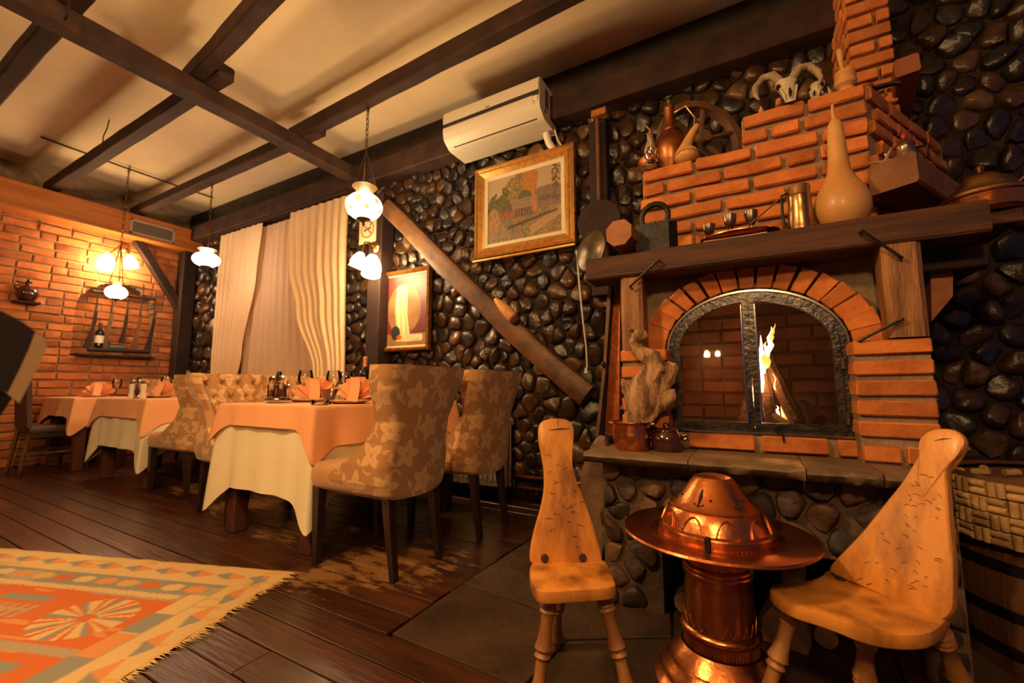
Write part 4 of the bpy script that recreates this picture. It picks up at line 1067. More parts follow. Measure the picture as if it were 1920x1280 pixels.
for px_, lab in ((247,'cream shaker left of the cruet set on the middle table'),(268,'cream shaker right of the cruet set on the middle table')):
    q = at(px_,735,Y=1.705); pepper(lab, (q.x, 1.705, zt2))
q = at(201,700,Y=2.35); bottle('wine_bottle', 'wine bottle standing at the far end of the middle table', (max(q.x,-5.44), 2.35, zt2), .28, .036, (.4,.2,.14))
q = at(145,738,Y=2.2); plate('peach plate on the table by the brick wall', (-6.36,1.86,TZ+.004)); napkin('peach napkin on the table by the brick wall', (-6.36,1.86,TZ+.012), .6, 1.2)
goblet('wine glass on the table by the brick wall', (-6.30,2.03,TZ+.004), .2, .045)

# ---- kilim rug
RC = Vector((-1.893,1.306,0)); RU = Vector((-.942,-.335,0)).normalized(); RV = Vector((.335,-.942,0)).normalized()
RL, RW = 2.6, 1.75
CRM, BLU, GRY, ORG, PCH, YEL = (.66,.47,.22), (.27,.275,.235), (.40,.335,.215), (.60,.15,.034), (.66,.28,.095), (.62,.39,.13)
def motif(u, v, k):
    """leaf drop used in the border: u along, v across, both in -1..1"""
    if abs(v) < .75*(1-abs(u)) and u > .05: return BLU
    if abs(v) < .62*(1-abs(u+.1)) and u <= .05: return PCH
    return None
def star(u, v):
    a = math.atan2(v, u); r = math.hypot(u, v)
    if r > 1: return None
    s = (a/(PI/4)) % 1
    if r < .16: return ORG
    return CRM if (s > .5) == (abs(s-.5) > .16) and r > .2 else (BLU if abs(s-.5) > .30 else ORG)
def rugcol(s, t):
    """s along the far edge from the corner, t from the far edge to the camera"""
    n = noise.noise(Vector((s*40, t*9, 0)))*.008
    e = min(s, t, RL-s, RW-t); right = s < t and s < RW-t       # the short end near the table
    side = s if right else t if t < RW-t else RW-t; along = t if right else s
    jag = .012*abs(((along/.03) % 1)-.5)*2
    if side < .175:
        if .045 < side < .135:
            p = .165; k = math.floor(along/p); u = ((along-k*p)/p-.5)*2*1.05+.25*(side-.09)/.05; v = (side-.09)/.052
            c = motif(u, v, k)
            if c: return c
        if side < .012: return YEL
        return CRM if noise.noise(Vector((s*6,t*30,4))) < .35 else YEL
    if right:
        if side < .185: return GRY
        if side < .275:
            k = int(along/.135) % 5; return (BLU, GRY, CRM, BLU, PCH)[k] if ((along/.135) % 1) > .04 else CRM
        f = side-.275
    else:
        if side < .275+jag:
            p = .115; k = math.floor(along/p); u = ((along-k*p)/p-.5)*2; v = (side-.225)/.032
            if abs(u) < .78 and abs(v) < 1-abs(u)*.55: return (ORG, YEL, PCH, CRM)[k % 4]
            return BLU if noise.noise(Vector((s*3,t*20,7))) < .3 else GRY
        if side < .31+jag: return CRM
        f = side-.31
    # field
    cs, ct = s-.275, t-.31
    pu, pv = .42, .36
    k = math.floor(cs/pu); j = math.floor(ct/pv)
    u = ((cs-k*pu)/pu-.5)*2; v = ((ct-j*pv)/pv-.5)*2
    if (k+j) % 2 == 0:
        c = star(u*1.25, v*1.25)
        if c: return c
    else:
        if abs(v) < .28 and abs(u) < .75 and (int((u+2)*9) % 2 == 0): return GRY
        if abs(abs(v)-.5) < .12 and abs(u) < .55: return BLU
    if abs(v) > .86+.10*abs(((cs/.04) % 1)-.5) and (k % 3 != 1): return GRY
    return ORG if noise.noise(Vector((s*5,t*26,9))) < .42 else PCH
nu, nv = 330, 240
def rug_pt(u, v):
    s, t = u*RL, v*RW
    ed = .012*noise.noise(Vector((t*16,0,2))) if u < .01 else 0
    e2 = .008*noise.noise(Vector((s*12,5,2))) if v < .01 else 0
    p = RC+RU*(s+ed)+RV*(t+e2)
    return (p.x, p.y, .0085+.003*noise.noise(Vector((s*2.5,t*2.5,1))))
g = grid(nu, nv, rug_pt); me = mesh('woven_field', ([(x-RC.x,y_-RC.y,z) for x,y_,z in g[0]], g[1]), 180)
pattern_uv(me, [rugcol(i/(nu-1)*RL, j/(nv-1)*RW) for j in range(nv) for i in range(nu)])
t = thing('kilim_rug', 'orange, cream and blue patterned kilim rug on the plank floor', 'rug', (RC.x,RC.y,0))
mk('woven_field', me, attr_mat('kilim_wool', .95, .1, .5, 160, .1), t)
V, Fc = [], []
random.seed(5)
for i in range(520):
    s = random.uniform(0, RW); l = random.uniform(.012,.05)*(1+.5*noise.noise(Vector((s*7,0,0)))); a = random.uniform(-.3,.3)
    b0 = RV*s; b1 = RV*(s+.0045); tip = RV*(s+.002+l*math.sin(a))-RU*l*math.cos(a); k = len(V)
    V += [(b0.x,b0.y,.009),(b1.x,b1.y,.009),(tip.x,tip.y,.005)]; Fc.append([k,k+1,k+2])
for i in range(160):
    s = random.uniform(0, RL); l = random.uniform(.003,.012); b0 = RU*s; b1 = RU*(s+.006); tip = RU*(s+.003)-RV*l; k = len(V)
    V += [(b0.x,b0.y,.009),(b1.x,b1.y,.009),(tip.x,tip.y,.006)]; Fc.append([k,k+1,k+2])
tag(mk('fringe', (V, Fc), M('wool_fringe', (.70,.50,.22), None, .95), t, smooth=None), kind='stuff')
# ================================================================== FIREPLACE
FB = 1.95          # plane of the brick face
SLZ = .60          # top of the hearth slab
BF = 1.76          # plane of the stone base
random.seed(21)
fire = thing('fireplace', 'brick and stone fireplace with arched glass doors and a timber mantel', 'fireplace', (0, 2.2, 0))
def fp(name, g, m, smooth=35): return mk(name, g, m, fire, smooth=smooth, world=True)
# stone base with a log store
HX0, HX1, HZ = -.335, .40, .30
for (a,b,c,d) in ((-.56,HX0,0,.565),(HX1,.50,0,.565),(HX0,HX1,HZ,.565)): fp('base_core', box(a, b, BF+.006, 2.95, c, d), m_basemortar)
fp('log_store_back', box(HX0, HX1, 2.45, 2.5, 0, HZ), m_mortar_d)
pts = scatter(-.56, .50, 0, .565, lambda p: .085, 3000, .92, 1.1)
for poly in voronoi(pts, -.56, .50, 0, .565):
    if len(poly) < 3: continue
    cx = sum(p[0] for p in poly)/len(poly); cz = sum(p[1] for p in poly)/len(poly)
    if HX0-.02 < cx < HX1+.02 and cz < HZ-.02: continue
    g, c, R_ = stone_geo(poly, random.uniform(.016,.038), .005)
    mk('stone', mv(g, c[0]-0, BF-2.2+.012, c[1]), m_stone2, fire, smooth=50)
pts = scatter(BF, 2.9, 0, .565, lambda p: .11, 1500)
for poly in voronoi(pts, BF, 2.9, 0, .565):
    if len(poly) < 3: continue
    g, c, R_ = stone_geo(poly, .03, .006)
    mk('stone', mv(g, -.56+.01, c[0]-2.2, c[1], rz=-PI/2), m_stone2, fire, smooth=50)
# hearth slabs with broken front edges
def slab(x0, x1, y0, y1, seed):
    n = 12; top = []
    for i in range(n+1): top.append((x0+(x1-x0)*i/n, y0+.018*noise.noise(Vector((i*.9,seed,0)))))
    poly = top+[(x1,y1),(x0,y1)]
    low = [(x, y_+(.012 if k <= n else 0)+.008*noise.noise(Vector((k*1.7,seed,3)))) for k, (x, y_) in enumerate(poly)]
    return loft([[(x,y_,SLZ-.04) for x,y_ in low], [(x,y_-(.004 if k <= n else 0),SLZ-.016) for k,(x,y_) in enumerate(poly)], [(x,y_+(.006 if k <= n else 0),SLZ) for k,(x,y_) in enumerate(poly)]])
for i, (a, b) in enumerate(((-.60,-.215),(-.212,.13),(.133,.32),(.323,.455))): fp('hearth_slab', slab(a, b, 1.645, 2.0, i*3.3), m_slab, 60)
# mortar core of the brickwork (around the fire opening)
AB = FB+.06
DW, DZ0, DSP, DTOP = .320, .667, 1.010, 1.249
def arch_pt(th, grow=0): return ((DW+grow)*math.cos(th), DSP+(DTOP-DSP+grow)*math.sin(th))
op = [(DW,DZ0),(DW,DSP)]+[arch_pt(PI*i/20) for i in range(1,20)]+[(-DW,DSP),(-DW,DZ0)]
V, Fc = [], []
outp = [(.53,.60),(.53,1.0)]+[(.53*math.cos(PI*i/20) if 4 < i < 16 else (.53 if i <= 4 else -.53), 1.36 if 4 < i < 16 else 1.0+.36*min(1,(i if i <= 4 else 20-i)/4)) for i in range(1,20)]+[(-.50,1.0),(-.50,.60)]
n = len(op)
for yv in (AB+.012, AB+.12):
    V += [(x,yv,z) for x,z in op]+[(x,yv,z) for x,z in outp]
for k in range(n-1):
    Fc += [[k,k+1,n+k+1,n+k], [2*n+k,3*n+k,3*n+k+1,2*n+k+1], [k,2*n+k,2*n+k+1,k+1], [n+k,n+k+1,3*n+k+1,3*n+k]]
Fc += [[0,n,3*n,2*n],[n-1,2*n-1,4*n-1,3*n-1]]
fp('mortar_face', (V, Fc), m_mortar)
fp('sill_core', box(-.50, .53, FB+.012, AB+.12, .595, DZ0-.002), m_mortar)
for (a, b) in ((-.50,-.36),(.38,.53)): fp('side_core', box(a, b, FB+.13, 2.9, .6, 1.36), m_mortar)
def bk(x, z, l, h=.050, y_=FB, d=.07, rot=0, m=None):
    g = wob(box(-l/2, l/2, -d/2, d/2, -h/2, h/2, .005), .0035, 16, random.random()*40)
    o = mk('brick', g, m or m_brick, fire, (x, y_+.02-2.2, z), (random.uniform(-.01,.01), rot+random.uniform(-.008,.008), random.uniform(-.01,.01)))
    return o
zc = [SLZ+.415-.027-.0685*k for k in range(5)]
for z in zc: bk(.409, z, .204, y_=1.885, d=.12)
for z in zc: bk(-.400, z, .19, y_=1.885, d=.12)
fp('column_core', box(.31,.508,1.86,FB+.02,.6,SLZ+.41), m_mortar); fp('column_core', box(-.49,-.31,1.86,FB+.02,.6,SLZ+.41), m_mortar)
bk(.36,.634,.10,.056,1.885,.12); bk(.468,.634,.085,.056,1.885,.12); bk(-.40,.634,.19,.056,1.885,.12)
for (a, b) in ((-.50,-.26),(-.25,.0),(.012,.235),(.25,.40),(.42,.53)): bk((a+b)/2, .636, b-a-.012, .058)
# voussoirs of the arch
nv_ = 17
for i in range(nv_):
    th = math.radians(2)+math.radians(176)*(i+.5)/nv_
    p0 = Vector(arch_pt(th, .008)); p1 = Vector(arch_pt(th, .108)); dv = (p1-p0).normalized(); tn = Vector((-dv.y, dv.x))
    wi, wo = .026, .033; f_ = random.uniform(.9,1.08)
    poly = [p0-tn*wi*f_, p0+tn*wi*f_, p1+tn*wo*f_, p1-tn*wo*f_]
    mx, mz = sum(p.x for p in poly)/4, sum(p.y for p in poly)/4
    g = prism([(p.x-mx, p.y-mz) for p in poly], -.045, .04, 'y')
    bm = bmesh.new(); vs = [bm.verts.new(v) for v in g[0]]
    for f in g[1]: bm.faces.new([vs[q] for q in f])
    bmesh.ops.bevel(bm, geom=bm.edges[:], offset=.004, segments=1, affect='EDGES'); bm.verts.index_update()
    g = wob(([tuple(v.co) for v in bm.verts], [[v.index for v in f.verts] for f in bm.faces]), .003, 14, i*2.7); bm.free()
    mk('arch_brick', g, m_brick, fire, (mx, AB-2.2+random.uniform(-.004,.004), mz))
# spandrel bricks beside the arch
for (x, z, l) in ((-.44,1.05,.10),(-.45,1.12,.09),(-.44,1.19,.10),(-.41,1.26,.15),(-.40,1.325,.18),(.47,1.05,.09),(.47,1.12,.11),(.46,1.19,.12),(.43,1.26,.17),(.40,1.325,.21),(-.20,1.345,.18),(.18,1.345,.18)): bk(x, z, l, .048, AB+.035)
# firebox
FY = 2.50
for k, (a,b,c,d,e,f_) in enumerate(((-.36,.38,FY,FY+.08,.6,1.36),(-.42,-.345,2.08,FY,.6,1.36),(.36,.44,2.08,FY,.6,1.36),(-.42,.44,2.08,FY,1.27,1.36))): fp('firebox_lining', box(a,b,c,d,e,f_), m_soot)
z = .66
while z < 1.25:
    x = -.33+(.0 if int(z*14) % 2 else -.1)
    while x < .34:
        xa, xb = max(-.34,x), min(.355,x+.19)
        if xb-xa > .03: mk('fire_brick', box(-(xb-xa)/2,(xb-xa)/2,-.02,.02,-.026,.026,.004), m_soot, fire, ((xa+xb)/2, FY-.005-2.2, z))
        x += .20
    z += .066
fp('ash_floor', box(-.36,.38,2.0,FY,.62,.664), m_ember)
def logp(name, p0, p1, r, m, parent=None, n=9, seed=0, s=6):
    p0, p1 = Vector(p0), Vector(p1)
    pts = [p0.lerp(p1, i/s)+Vector((noise.noise(Vector((i*.7,seed,0))),noise.noise(Vector((i*.7,seed,5))),0))*r*.18 for i in range(s+1)]
    return wob(tube(pts, [r*(.92+.16*random.random()) for _ in pts], n), r*.12, 18, seed)
lt = thing('burning_firewood', 'charred split logs burning behind the glass doors', 'firewood', (.05,2.25,.664))
L1 = [(at(1496,795,Y=2.16), at(1428,655,Y=2.30), .032), (at(1448,800,Y=2.14), at(1432,690,Y=2.26), .024), (at(1388,795,Y=2.16), at(1425,700,Y=2.28), .026), (at(1535,790,Y=2.22), at(1500,760,Y=2.3), .035), (at(1480,800,Y=2.06), at(1440,772,Y=2.2), .018)]
for i, (a, b, r) in enumerate(L1):
    a.z = max(a.z, .668+r*.7); mk('log', logp('log', a, b, r, m_char, seed=i*3), m_char, lt, world=True)
m_fl1 = glow('flame_core', (1.0,.62,.26), 26); m_fl2 = glow('flame_edge', (1.0,.24,.035), 7)
def flame(a, b, r, m, seed):
    pts = [a.lerp(b, i/8)+Vector((.012*noise.noise(Vector((i*.5,seed,1))),0,0)) for i in range(9)]
    return tube(pts, [r*v for v in (.5,.9,1,.9,.72,.55,.36,.2,.03)], 8)
FLM = [((1432,700),(1426,628),.014,m_fl1),((1440,668),(1446,612),.012,m_fl1),((1428,735),(1424,655),.013,m_fl1),((1424,790),(1418,735),.010,m_fl1),((1460,792),(1456,760),.012,m_fl1),((1478,795),(1466,785),.010,m_fl1),((1400,778),(1420,700),.009,m_fl2),((1470,770),(1448,700),.009,m_fl2),((1446,640),(1453,606),.008,m_fl2),((1436,690),(1436,640),.020,m_fl2),((1440,790),(1436,720),.014,m_fl2),((1475,790),(1462,735),.013,m_fl2)]
for i, (a, b, r, m) in enumerate(FLM): mk('flame', flame(at(*a,Y=2.19), at(*b,Y=2.21), r, m, i*4.0), m, lt, smooth=180, world=True)
emb = [mv(ball(random.uniform(.012,.028), 7, 5, (1,1,.6)), random.uniform(-.25,.28), random.uniform(2.06,2.36), .672) for _ in range(46)]
tag(mk('embers', wob(join(*emb), .004, 40), M('coal', (.02,.01,.008), (.3,.06,.015), .9, scale=30, emit=(1,.2,.03), es=.25), lt, world=True), kind='stuff')
point_light('fire_light', (.03, 2.19, .88), 15, (1.0,.34,.08), .05)

# ---- glass doors in an arched steel frame
def sweep(path, w, y0, y1, closed=True):
    P = [Vector(p) for p in path]; n = len(P); A, B = [], []
    for i in range(n):
        if closed: t0, t1 = (P[i]-P[i-1]).normalized(), (P[(i+1) % n]-P[i]).normalized()
        else:
            t0 = (P[i]-P[max(i-1,0)]).normalized() if i else (P[1]-P[0]).normalized(); t1 = (P[min(i+1,n-1)]-P[i]).normalized() if i < n-1 else t0
        nr = Vector((-(t0+t1).y, (t0+t1).x)).normalized(); k = 1/max(.5, abs(nr.dot(Vector((-t0.y, t0.x)))))
        A.append(P[i]+nr*w/2*k); B.append(P[i]-nr*w/2*k)
    V = []; Fc = []
    for a, b in zip(A, B): V += [(a.x,y0,a.y),(b.x,y0,b.y),(b.x,y1,b.y),(a.x,y1,a.y)]
    for i in range(n if closed else n-1):
        j = (i+1) % n
        for q in range(4): r_ = (q+1) % 4; Fc.append([i*4+q, i*4+r_, j*4+r_, j*4+q])
    if not closed: Fc += [[0,1,2,3],[(n-1)*4+q for q in (3,2,1,0)]]
    return V, Fc
dr_ = thing('fireplace_door', 'arched black steel fireplace frame with two glazed doors', 'door', (0, AB-.03, .665))
arcp = [arch_pt(PI*i/28, -.012) for i in range(29)]
mk('outer_frame', sweep([(DW-.012,DZ0+.012)]+arcp+[(-DW+.012,DZ0+.012)], .028, AB-.05, AB+.02), m_doorfr, dr_, world=True)
mk('outer_bead', sweep([(DW-.006,DZ0+.006)]+[arch_pt(PI*i/28, -.004) for i in range(29)]+[(-DW+.006,DZ0+.006)], .008, AB-.058, AB-.048), m_steel, dr_, world=True)
for s in (1, -1):
    leaf = [(s*.012, DZ0+.036)]+[(s*(DW-.040), DZ0+.036)]+[(s*(DW-.040)*math.cos(PI/2*i/14), DSP+(DTOP-DSP-.036)*math.sin(PI/2*i/14)) for i in range(15)]
    leaf[-1] = (s*.012, leaf[-1][1])
    if s < 0: leaf = leaf[::-1]
    d = mk('door_leaf', sweep(leaf, .022, AB-.054, AB-.028), m_doorfr, dr_, world=True)
    pg = [(x, z) for x, z in leaf]
    mk('glass_pane', prism(pg, AB-.040, AB-.037, 'y'), m_glassd, d, world=False)
    d.children[0].location = (0,0,0)
    for zz in ((.74,.94) if s > 0 else (.74,.94)):
        mk('hinge', tube([(s*(DW-.028),AB-.062,zz-.02),(s*(DW-.028),AB-.062,zz+.02)], .0065, 8), m_steel if s > 0 else m_doorfr, d)
    mk('weld_bead', tube([(s*.024,AB-.056,DZ0+.05),(s*.026,AB-.056,.9),(s*.024,AB-.056,DTOP-.06)], .004, 6), m_steel, d)
mk('latch', tube([(.075,AB-.06,DZ0+.02),(.075,AB-.075,DZ0+.012),(.09,AB-.078,DZ0+.010),(.092,AB-.078,DZ0-.02)], .004, 6), m_iron, dr_, world=True)
for px_ in (1313,1356):  # thin bright rods stand in for reflected streaks in the left pane
    a, b = at(px_-2,605,Y=2.02), at(px_+5,792,Y=2.02); mk('reflection_rod', tube([a, b], .0032, 6), m_steel, dr_, world=True)

# ---- timber mantel, posts and brackets
MZ0, MZ = 1.338, 1.440; MF = 1.83
mantel = thing('mantel_beam', 'long dark hewn timber mantel beam across the fireplace', 'mantel', (.01, 2.0, MZ0))
mk('front_timber', long_box((-.64, MF+.075, (MZ0+MZ)/2), (.672, MF+.075, (MZ0+MZ)/2), .15, MZ-MZ0, 26, .005, .008, 3), m_mantel, mantel, world=True)
mk('rear_board', box(-.60, .80, MF+.14, 2.36, MZ-.05, MZ-.001, .004), m_mantel, mantel, world=True)
def staple(p0, p1, out=.03):
    p0, p1 = Vector(p0), Vector(p1); o = Vector((0,-out,0))
    return tube([p0, p0+o, p0.lerp(p1,.5)+o, p1+o, p1], [.004,.0055,.0055,.0055,.004], 6)
a, b = at(1238,490,Y=MF), at(1184,540,Y=1.85); mk('iron_staple', staple(a, b), m_iron, mantel, world=True)
a, b = at(1612,437,Y=MF), at(1686,488,Y=1.85); mk('iron_staple', staple(a, b), m_iron, mantel, world=True)
def post(label, pxl, pxr, pyt, pyb, yf, z0, z1, d, seed):
    a, b = at(pxl,(pyt+pyb)/2,Y=yf), at(pxr,(pyt+pyb)/2,Y=yf); cx = (a.x+b.x)/2
    return one('mantel_post', long_box((cx, yf+d/2, z0), (cx, yf+d/2, z1), b.x-a.x, d, 9, .006, .014, seed, (0,1,0)), m_oak, label, 'post', 'oak posts under the mantel')
PZ = SLZ+.417
post('short oak post under the left end of the mantel beam', 1163, 1205, 520, 650, 1.845, PZ-.02, MZ0, .11, 2)
post('thick split oak post under the right end of the mantel beam', 1662, 1738, 455, 640, 1.84, PZ, MZ0, .12, 6)
one('gusset_board', prism([(at(1744,505,Y=2.06).x,1.26),(at(1786,498,Y=2.06).x,1.27),(at(1786,548,Y=2.06).x,1.175),(at(1746,592,Y=2.06).x,1.09)], 2.06, 2.12, 'y'), m_redwood, 'angled orange wooden gusset board behind the right oak post', 'board')
one('cap_timber', box(.54,.72,2.0,2.3,1.26,1.337,.006), m_post, 'dark timber block under the right end of the mantel behind the oak post', 'block')
a, b = at(1690,598,Y=1.84), at(1608,640,Y=1.86); one('iron_dog', staple(a, b, .02), m_iron, 'iron dog nail across the foot of the right oak post', 'nail')

# ---- brick chimney breast, stepped on the left, splayed on the right
BY = 2.15
SX = .478; dirS = Vector((.5,.866,0))
breast = thing('chimney_breast', 'stepped orange brick chimney breast above the mantel', 'chimney', (.1, 2.5, MZ))
def bp(name, g, m, smooth=35): return mk(name, g, m, breast, smooth=smooth, world=True)
pz, bw = .0745, .25; BZ0 = 1.441
def core(x0, z0, z1):
    e = Vector((SX,BY,0))+dirS*.95
    return prism([(x0,BY+.012),(SX-.01,BY+.012),(e.x-.012,2.97),(x0,2.97)], z0, z1, 'z')
rows = [(-.45,0)]*7 + [(.005,0),(.02,0)]
bp('mortar_core', core(-.44, BZ0, BZ0+7*pz-.012), m_mortar); bp('mortar_core', core(.02, BZ0+7*pz-.012, BZ0+9*pz-.015), m_mortar)
def brk(p, l, h, d, rz=0):
    g = wob(subd(box(-l/2, l/2, -d/2, d/2, -h/2, h/2, .007), 1), .007, 16, random.random()*60)
    mk('brick', g, m_brick, breast, (p[0]-.1, p[1]-2.5, p[2]-MZ), (random.uniform(-.012,.012), random.uniform(-.014,.014), rz+random.uniform(-.015,.015)))
for r, (xl, _) in enumerate(rows):
    z = BZ0+pz*(r+.5); x = xl+random.uniform(-.012,.012); first = True
    while x < SX-.04:
        l = bw
        if (first and r % 2) or random.random() < .12: l = bw/2-.005
        l = min(l, SX-x)
        if SX-(x+l) < .07: l = SX-x
        brk((x+l/2, BY+.03, z), l-.016, .055, .09); x += l; first = False
    # splayed right side
    s = .0+(.06 if r % 2 else 0)
    while s < .78:
        c = Vector((SX,BY+.0,0))+dirS*(s+.11)+Vector((-.03,.02,0)); brk((c.x, c.y, z), .20, .056, .09, math.atan2(dirS.y, dirS.x)); s += .215
LEDGE1, LEDGE2 = BZ0+7*pz+.001, BZ0+9*pz+.001
CX0, CX1, CY = at(1585,60,Y=2.62).x, at(1668,60,Y=2.62).x, 2.62
chim = struct('wall_chimney', box(CX0+.01,CX1-.01,CY,3.0,LEDGE2-.2,CZ), m_mortar)
z = LEDGE2-.15; r = 0
while z < CZ-.03:
    x = CX0+(.0 if r % 2 else -.11)
    while x < CX1-.02:
        xa, xb = max(CX0,x), min(CX1,x+.215)
        if xb-xa > .04: mk('brick', wob(box(-(xb-xa)/2,(xb-xa)/2,-.035,.035,-.028,.028,.005), .004, 13, z*9+x), m_brick, chim, ((xa+xb)/2, CY, z))
        x += .228
    for yy in (CY+.09, CY+.30): mk('brick', wob(box(-.035,.035,-.095,.095,-.028,.028,.005), .004, 13, z*7+yy), m_brick, chim, (CX0+.03, yy+(.0 if r % 2 else .07), z))
    z += pz; r += 1
# timber ends that stick out of the wall above the mantel
def timber(label, c, d, ln, wd, ht, m, oct_=False, seed=0, rest=None):
    c = Vector(c); d = Vector(d).normalized()
    return one('timber_end', long_box(c, c+d*ln, wd, ht, 7, .003, wd*.27 if oct_ else .008, seed), m, label, 'timber')
c = at(1160,436,Y=1.80); timber('octagonal timber end resting on the left of the mantel', (c.x, 1.80, max(c.z, MZ+.056)), (.05,1,0), 1.1, .112, .112, M('cut_timber', (.26,.095,.028), (.36,.15,.05), .7, scale=9, bump=.3), True, 2)
c = at(1673,326,Y=1.98); timber('squared timber end on the right of the mantel carrying the coffee pot', (c.x, 1.98, c.z), (.5,.866,0), .8, .14, .115, M('cut_block', (.14,.05,.018), (.26,.105,.035), .7, scale=9, bump=.4), False, 4)
TBZ = c.z+.0575; TBC = c
c = at(1701,122,Y=2.40); timber('reddish timber end high on the right of the chimney breast', (c.x, 2.40, c.z), (.16,.987,0), .55, .085, .085, M('red_timber', (.22,.06,.018), (.30,.09,.028), .6, scale=8), False, 5)
# ================================================================== FOREGROUND: stools, brazier, barrel
random.seed(33)
def plane_pt(px_, py_, p0, nrm):
    d = at(px_, py_, Z=.0)-_C
    t = (Vector(p0)-_C).dot(nrm)/d.dot(nrm); return _C+d*t
def smooth_poly(pts, it=2):
    for _ in range(it):
        out = []
        for i in range(len(pts)):
            a, b = pts[i], pts[(i+1) % len(pts)]
            out += [a*.75+b*.25, a*.25+b*.75]
        pts = out
    return pts
def thick_plate(pts, nrm, th, bow=0, axis=None, ctr=None):
    """plate with rounded rim from a closed outline; the outline is its front face"""
    n = len(pts); c = sum(pts, Vector())/n; nrm = Vector(nrm).normalized(); rings = []
    def bend(p):
        if not bow: return p
        k = (p-ctr).dot(axis); return p-nrm*bow*(k*k)
    for (k, off) in ((.93,0.0),(.985,-.003),(1.0,-.010),(1.0,-th+.010),(.985,-th+.003),(.93,-th)):
        rings.append([bend(c+(p-c)*k)+nrm*off for p in pts])
    V = [tuple(q) for r in rings for q in r]; Fc = []
    for i in range(len(rings)-1):
        for q in range(n): Fc.append([i*n+q, i*n+(q+1) % n, (i+1)*n+(q+1) % n, (i+1)*n+q])
    # inner rings so that the faces bend
    for base, off in ((0, 0.0), ((len(rings)-1)*n, -th)):
        prev = [base+q for q in range(n)]
        for k in (.7,.45,.2):
            cur = []
            for p in pts: cur.append(len(V)); V.append(tuple(bend(c+(p-c)*k)+nrm*off))
            for q in range(n): Fc.append([prev[q], prev[(q+1) % n], cur[(q+1) % n], cur[q]])
            prev = cur
        Fc.append(prev)
    return V, Fc
def turned_leg(p0, p1, r=.021):
    p0, p1 = Vector(p0), Vector(p1); pr_ = [(0,.85),(.06,.95),(.08,1.15),(.10,.95),(.13,1.15),(.15,.95),(.17,1.12),(.20,.8),(.30,.78),(.40,.95),(.46,1.18),(.49,.85),(.52,1.1),(.55,.75),(.68,.8),(.80,1.0),(.86,1.22),(.90,.9),(.94,1.0),(1,.85)]
    return tube([p0.lerp(p1,k) for k,_ in pr_], [r*v for _,v in pr_], 12)
def stool(label, zs, seat_px, joint, back_px, legs, lean, scars, legz0=0):
    J0, J1 = at(*joint[0], Z=zs), at(*joint[1], Z=zs)
    e = (J1-J0); e.z = 0; e.normalize(); back = Vector((-e.y, e.x, 0))
    sc_ = sum((at(*p, Z=zs) for p in seat_px), Vector())/len(seat_px)
    if back.dot(sc_-J0) > 0: back = -back
    up = Vector((0,0,1))*math.cos(lean)+back*math.sin(lean); nrm = up.cross(e).normalized()
    if nrm.dot(-back) < 0: nrm = -nrm
    t = thing('shepherd_stool', label, 'stool', (sc_.x, sc_.y, 0), 0, 'three-legged carved wooden stools by the hearth')
    outline = smooth_poly([plane_pt(*p, J0, nrm) for p in back_px])
    ctr = (J0+J1)/2
    bo = mk('backrest', thick_plate(outline, nrm, .028, 0), m_stool, t, world=True, smooth=40)
    sp = smooth_poly([at(*p, Z=zs) for p in seat_px])
    so = mk('seat', thick_plate(sp, Vector((0,0,1)), .034), m_stool, t, world=True, smooth=40)
    for (a, b) in legs: mk('leg', turned_leg(a, b), m_stool_leg, t, world=True)
    for (x0, y0, x1, y1, wd) in scars:
        a, b = plane_pt(x0,y0,J0,nrm), plane_pt(x1,y1,J0,nrm); mk('tool_scar', tube([a, a.lerp(b,.5)+up*.002, b], [.0012,wd,.0012], 5, flat=.5), m_notch, bo, world=True)
    return t, J0, nrm, up, e
ZS = .33
sL = [(1000,1098),(1012,1110),(1090,1104),(1158,1100),(1150,1080),(1137,1052),(1130,1046),(1000,1050),(992,1062),(994,1080)]
bL = [(1009,805),(1014,790),(1030,784),(1048,783),(1066,786),(1076,797),(1077,815),(1074,845),(1074,870),(1080,896),(1096,935),(1110,975),(1120,1010),(1131,1048),(1128,1062),(1060,1062),(997,1062),(993,1045),(996,1020),(1003,990),(1014,955),(1021,920),(1021,885),(1016,855),(1011,830)]
def lp(a, b): return (a, b)
zu = ZS-.03
scars = []
for _ in range(34):
    y0 = random.uniform(850,1030); x0 = random.uniform(1022,1090); l = random.uniform(3,14); scars.append((x0,y0,x0+l,y0+random.uniform(-4,6),random.uniform(.0008,.0018)))
scars += [(1030,806,1070,803,.0042),(1046,785,1046,800,.0012)]
t, J0, nr, up, e = stool('pale carved stool with a narrow tall back left of the copper brazier', ZS, sL, ((993,1056),(1132,1052)), bL,
      [(at(1032,1106,Z=zu), at(1003,1350,Z=0)), (at(1128,1102,Z=zu), at(1192,1350,Z=0)), (at(1050,1058,Z=zu), at(1040,1215,Z=0))], math.radians(13), scars)
for px_ in ((1021,1046),(1092,1045)):
    p = plane_pt(*px_, J0, nr); mk('peg', X(lathe([(0,0),(.011,0),(.012,.003),(.009,.006),(0,.006)], 12), Matrix.Translation(p+nr*.001) @ nr.to_track_quat('Z','Y').to_matrix().to_4x4()), m_notch, t, world=True)
sR = [(1441,1100),(1446,1110),(1480,1132),(1549,1151),(1623,1181),(1693,1191),(1755,1185),(1783,1150),(1775,1135),(1660,1085),(1555,1060),(1535,1085),(1450,1092)]
bR = [(1725,838),(1722,823),(1736,807),(1760,801),(1787,803),(1805,815),(1809,830),(1799,850),(1777,864),(1774,886),(1777,936),(1781,995),(1787,1046),(1787,1112),(1785,1147),(1764,1168),(1700,1140),(1630,1105),(1560,1078),(1549,1066),(1584,1030),(1615,998),(1654,948),(1690,905),(1709,874),(1724,850)]
scars = []
